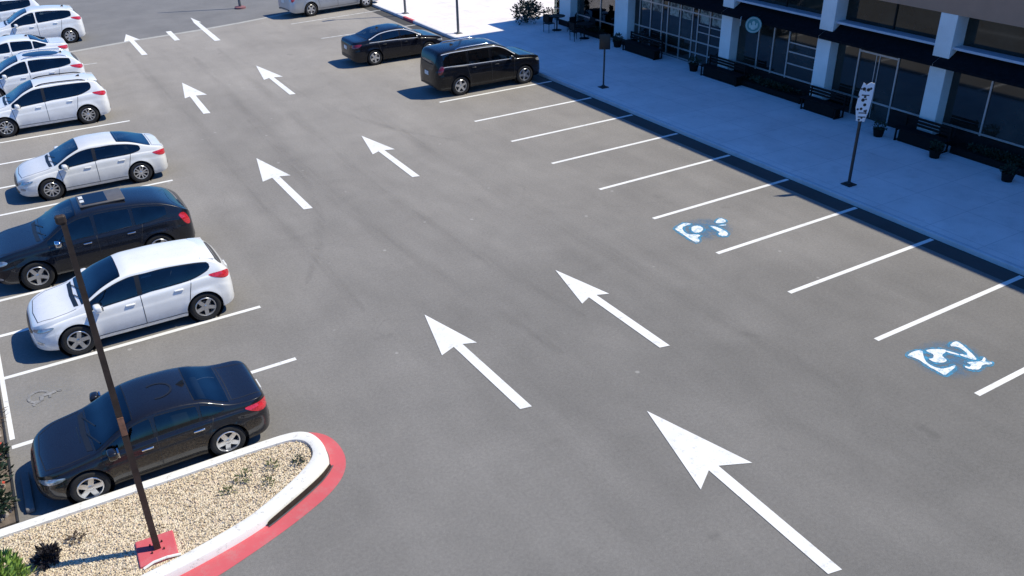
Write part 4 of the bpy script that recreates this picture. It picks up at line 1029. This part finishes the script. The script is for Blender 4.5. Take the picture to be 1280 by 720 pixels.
def smooth_line(P, k=2):
    for _ in range(k):
        Q = [P[0]]
        for a, b in zip(P, P[1:]): Q += [(a[0]*.75+b[0]*.25, a[1]*.75+b[1]*.25), (a[0]*.25+b[0]*.75, a[1]*.25+b[1]*.75)]
        P = Q+[P[-1]]
    return P
o2, i2 = smooth_line(outer), smooth_line(inner)
island = empty('gravel_island', (0, 12.2, 0)); tag(island, 'gravel island with white kerb and red painted gutter', 'traffic island', kind='structure')
bm = bmesh.new(); rings = []
cx_, cy_ = 1.2, 12.3
for (ox, oy), (ix, iy) in zip(o2, i2):
    ox0, oy0 = ix+(ox-ix)*1.13, iy+(oy-iy)*1.13
    L = [(ox0, oy0, 0), (ix+(ox-ix)*1.03, iy+(oy-iy)*1.03, .12), (ix+(ox-ix)*.95, iy+(oy-iy)*.95, .146), (ix+(ox-ix)*.8, iy+(oy-iy)*.8, .15), (ix+(ox-ix)*.12, iy+(oy-iy)*.12, .15), (ix, iy, .138), (ix, iy, 0)]
    rings.append([bm.verts.new((x, y-12.2, z)) for x, y, z in L])
for A, B in zip(rings, rings[1:]):
    for i in range(6): bm.faces.new((A[i], A[i+1], B[i+1], B[i]))
kerb = obj('kerb', bm, M_kerbwhite, island, 50)
# red gutter band, ground sheet hugging the kerb
redout = [(3.0, 13.42), (3.3, 13.36), (3.5, 13.22), (3.64, 13.0), (3.71, 12.67), (3.68, 12.25), (3.5, 11.86), (3.14, 11.53), (2.57, 11.24), (1.92, 10.98), (1.38, 10.80), (1.0, 10.68), (.2, 10.5), (-1, 10.3)]
redin = [(3.0, 13.36), (3.22, 13.27), (3.38, 13.08), (3.44, 12.9), (3.45, 12.7), (3.44, 12.47), (3.33, 12.14), (3.02, 11.9), (2.56, 11.64), (2.08, 11.41), (1.47, 11.19), (.9, 11.08), (.2, 10.96), (-1, 10.8)]
ro, ri_ = smooth_line(redout), smooth_line(redin)
bm = bmesh.new(); V = [(bm.verts.new((a[0], a[1]-12.2, .006)), bm.verts.new((b[0], b[1]-12.2, .006))) for a, b in zip(ro, ri_)]
for A, B in zip(V, V[1:]): bm.faces.new((A[0], A[1], B[1], B[0]))
obj('red_gutter', bm, M_red, island)
# drain opening in the kerb face
slot = [(1.93, 11.33), (2.1, 11.40), (2.56, 11.63), (2.99, 11.87), (3.2, 12.03), (3.35, 12.2)]
slot = smooth_line(slot)
def face_strip(pts, z0, z1, off, mat, nm, z0b=None):
    b = bmesh.new(); pr = None
    for i, (x, y) in enumerate(pts):
        a, c = pts[max(i-1, 0)], pts[min(i+1, len(pts)-1)]; d = Vector((c[0]-a[0], c[1]-a[1])).normalized(); n = Vector((d.y, -d.x))
        tz = math.sin(PI*min(1, max(0, i/(len(pts)-1))))**.3
        lo = b.verts.new((x+n.x*off, y+n.y*off-12.2, z0)); hi = b.verts.new((x+n.x*(off-.022), y+n.y*(off-.022)-12.2, z0+(z1-z0)*max(tz, .05)))
        if pr: b.faces.new((pr[0], lo, hi, pr[1]))
        pr = (lo, hi)
    return obj(nm, b, mat, kerb)
face_strip(slot, .012, .118, .035, plain('dark drain opening', (.03, .02, .014), .9, var=.4, scale=10), 'drain_opening')
b = bmesh.new(); pp = []
for i, (x, y) in enumerate(slot):
    a, c = slot[max(i-1, 0)], slot[min(i+1, len(slot)-1)]; d = Vector((c[0]-a[0], c[1]-a[1])).normalized(); n = Vector((d.y, -d.x)); pp.append((x+n.x*.055, y+n.y*.055-12.2, .02))
tube(b, pp, .012, 6); obj('drain_lip', b, M_greypole, kerb)
# gravel
t = NT('beige gravel'); v1 = t.n('TexVoronoi'); v1.inputs['Scale'].default_value = 34; t.l(t.coord(), v1.inputs['Vector'])
sepc = t.n('SeparateColor'); t.l(v1.outputs['Color'], sepc.inputs[0])
c = t.ramp(sepc.outputs[0], [(0, (.40, .29, .18)), (.15, (.74, .62, .44)), (.6, (.84, .72, .53)), (.85, (.84, .67, .51)), (1, (.88, .80, .62))])
c = t.mix(1, c, t.ramp(v1.outputs['Distance'], [(.0, 1.05), (.5, .97), (.8, .6)]), 'MULTIPLY'); t.col(c); t.set(Roughness=.95, Specular_IOR_Level=.2)
t.bump(t.ramp(v1.outputs['Distance'], [(.0, 1), (.8, 0)]), .8, .03)
M_gravel = t.m
t = NT('gravel stones'); oi = t.n('TexVoronoi'); oi.inputs['Scale'].default_value = 14; t.l(t.coord(), oi.inputs['Vector'])
sepc = t.n('SeparateColor'); t.l(oi.outputs['Color'], sepc.inputs[0])
t.col(t.ramp(sepc.outputs[0], [(0, (.24, .16, .10)), (.10, (.62, .49, .33)), (.4, (.82, .69, .50)), (.7, (.87, .74, .55)), (.85, (.84, .64, .48)), (1, (.9, .83, .68))])); t.set(Roughness=.9, Specular_IOR_Level=.2)
M_stone = t.m
bm = bmesh.new()
poly = [(x, y) for x, y in i2]
flat(bm, poly, .085)
rd = random.Random(5)
nfl = len(bm.faces)
ico = bmesh.new(); bmesh.ops.create_icosphere(ico, subdivisions=1, radius=1); icv = [v.co.copy() for v in ico.verts]; icf = [[v.index for v in f.verts] for f in ico.faces]; ico.free()
def stone(bm, x, y, z, s, mi):
    q = Matrix.Rotation(rd.uniform(0, 6.28), 3, Vector((rd.gauss(0, 1), rd.gauss(0, 1), rd.gauss(0, 1))).normalized())
    sc = Vector((rd.uniform(.7, 1.4), rd.uniform(.7, 1.2), rd.uniform(.5, .9)))*s
    vs = [bm.verts.new(Vector((x, y, z))+q @ Vector((v.x*sc.x*rd.uniform(.8, 1.15), v.y*sc.y*rd.uniform(.8, 1.15), v.z*sc.z))) for v in icv]
    for f in icf: bm.faces.new([vs[i] for i in f]).material_index = mi
cnt = 0
while cnt < 8500:
    x, y = rd.uniform(-2.6, 3.25), rd.uniform(10.8, 13.3)
    if inpoly(x, y, poly) and not (-.05 < x < .62 and 11.3 < y < 11.98):
        stone(bm, x, y, .09+rd.uniform(-.006, .012), rd.choice((.008, .010, .011, .013, .014, .017, .022)), 1); cnt += 1
tag(obj('gravel', bm, [M_gravel, M_stone], None), 'beige crushed gravel filling the kerbed island', 'gravel', kind='stuff')
# tufts in the gravel
for i, (x, y, n, s, lb) in enumerate(((1.91, 12.55, 60, .13, 'palest sage tuft in the gravel, left of the other tufts near the nose'), (2.43, 12.58, 45, .11, 'sage tuft in the gravel midway toward the kerb nose'), (2.24, 12.2, 45, .1, 'low sage tuft in the gravel nearest the kerb drain'), (1.62, 12.36, 40, .09, 'small sage tuft in the gravel farthest from the kerb nose'))):
    shrub('tuft', lb, (x, y, .09), M_leaf_sage, n, s, s, s*.6, .085, .28, 60+i, False, 'sage tufts in the gravel')
shrub('tuft', 'tiny dark plant in the gravel beside the kerb nose', (2.88, 12.48, .09), M_leaf_dark, 60, .09, .08, .06, .06, .5, 70, False)
shrub('bush', 'bright green narrow leaved bush at the lower left corner of the gravel', (-2.08, 12.05, .08), M_leaf, 2600, .58, .50, .22, .13, .26, 81, shell=.1, up_=.9)
shrub('bush', 'dark purple low bush beside the green bush', (-1.22, 12.3, .08), plain('dark plum leaves', (.012, .010, .016), .7, var=.5), 700, .17, .2, .12, .07, .5, 82, shell=0)
shrub('tuft', 'dry dark twig plant above the dark bush', (-.80, 12.55, .08), M_twig, 60, .1, .1, .06, .08, .3, 83, False)
# light pole on its red footing
pole = empty('light_pole', (.28, 11.65, .085)); tag(pole, 'rusty brown square light pole standing on a red block in the gravel', 'light pole')
b = bmesh.new()
for z, s in ((0, .06), (5.55, .045)): pass
zs = [(.02, .050), (2.0, .046), (4.0, .041), (5.66, .035)]; rg = []
for z, s in zs: rg.append([b.verts.new((sx_*s+.012*z*0, sy_*s, z)) for sx_, sy_ in ((-1, -1), (1, -1), (1, 1), (-1, 1))])
for A, B in zip(rg, rg[1:]):
    for i in range(4): b.faces.new((A[i], A[(i+1) % 4], B[(i+1) % 4], B[i]))
b.faces.new(rg[0]); b.faces.new(rg[-1]); obj('shaft', b, M_pole, pole)
b = bmesh.new(); bx(b, (-.12, -.12, 0), (.12, .12, .035), .008)
for sx_ in (-1, 1):
    for sy_ in (-1, 1): tube(b, [(sx_*.09, sy_*.09, .03), (sx_*.09, sy_*.09, .075)], .014, 6)
obj('base_plate', b, M_pole, pole)
b = bmesh.new(); bx(b, (-.042, -.052, 2.3), (.042, -.042, 2.62), .003); obj('hand_hole_cover', b, M_rust, pole)
b = bmesh.new(); bx(b, (-.085, -.046, 5.66), (.045, .046, 5.78), .03, seg=3); obj('pole_cap', b, M_pole, pole)
foot = empty('pole_footing', (.27, 11.66, .0)); tag(foot, 'red painted concrete block under the light pole', 'footing')
b = bmesh.new(); bx(b, (-.29, -.31, .0), (.29, .29, .128), .02, Matrix.Rotation(R(-3), 4, 'Z')); obj('block', b, M_redblock, foot)
b = bmesh.new(); tube(b, [(-.26, -.345, .11), (-.1, -.31, .135), (.1, -.31, .135), (.30, -.33, .11)], .022, 6); obj('pale_rim', b, M_kerbwhite, foot)
# far light pole footing at the head of the lot
fp = empty('light_pole', (13.65, 54.3, 0)); tag(fp, 'far light pole standing on a faded red footing beyond the drain strip', 'light pole')
b = bmesh.new(); lathe(b, [(.001, .12), (.28, .12), (.32, .09), (.32, 0)], 20, Matrix.Rotation(R(90), 4, 'X')); obj('footing', b, concrete_mat('faded red concrete', (.26, .12, .13), .5), fp, 40)
b = bmesh.new(); tube(b, [(0, 0, .12), (0, 0, 6.5)], [.08, .06], 10); obj('shaft', b, M_greypole, fp, 40)

# ------------------------------------------------------------------ planting bed at the heads of the left bays
bed = empty('planting_bed', (-2.6, 17, 0)); tag(bed, 'dry planting bed at the heads of the left bays', 'planting bed', kind='structure')
bm = bmesh.new(); bx(bm, (-1.60, 13.6-17, 0), (-1.555, 40-17, .05), .01); bm.transform(Matrix.Translation((2.6, 0, 0))); obj('edging', bm, M_darksteel, bed, 40)
bm = bmesh.new(); bx(bm, (-6, 13.6-17, 0), (-1.603, 40-17, .04)); bm.transform(Matrix.Translation((2.6, 0, 0))); obj('soil', bm, plain('dry brown soil', (.15, .12, .095), .95, var=.45, scale=6, bump=.7), bed)
bm = bmesh.new()
for _ in range(1300): stone(bm, rd.uniform(-3.2, -1.66), rd.uniform(13.7, 19.5), .05, rd.choice((.03, .04, .05, .07, .09)), 0)
tag(obj('rocks', bm, plain('grey brown rocks', (.25, .22, .19), .9, var=.5, scale=5)), 'grey brown rocks strewn over the planting bed', 'rocks', kind='stuff')
ws_ = empty('wheel_stop', (-1.36, 14.28, 0)); tag(ws_, 'grey concrete wheel stop ahead of the black sedan', 'wheel stop')
b = bmesh.new(); bx(b, (-.07, -.55, 0), (.07, .55, .10), .03); obj('block', b, concrete_mat('weathered grey concrete', (.20, .19, .18), .5), ws_, 40)
for i, (x, y, lb) in enumerate(((-1.92, 15.45, 'red flowering plant ahead of the black sedan, farther of two'), (-1.95, 14.75, 'red flowering plant ahead of the black sedan, nearer of two'))):
    s_ = shrub('flower_plant', lb, (x, y, .04), M_leaf_dark, 420, .35, .32, .2, .12, .35, 90+i, True, 'red flowering plants')
    obj('flower', leaves(46, .33, .3, .24, .085, .8, seed=95+i, shell=.6), M_flower, s_)
shrub('shrub', 'low dark shrub at the left edge beside the kerbed gravel island', (-1.98, 14.05, .04), M_leaf_dark, 900, .36, .4, .2, .11, .35, 98, shell=0)
shrub('shrub', 'dry brown shrub beside the worn bay symbol', (-1.95, 16.8, .04), M_twig, 500, .4, .5, .2, .16, .12, 99)
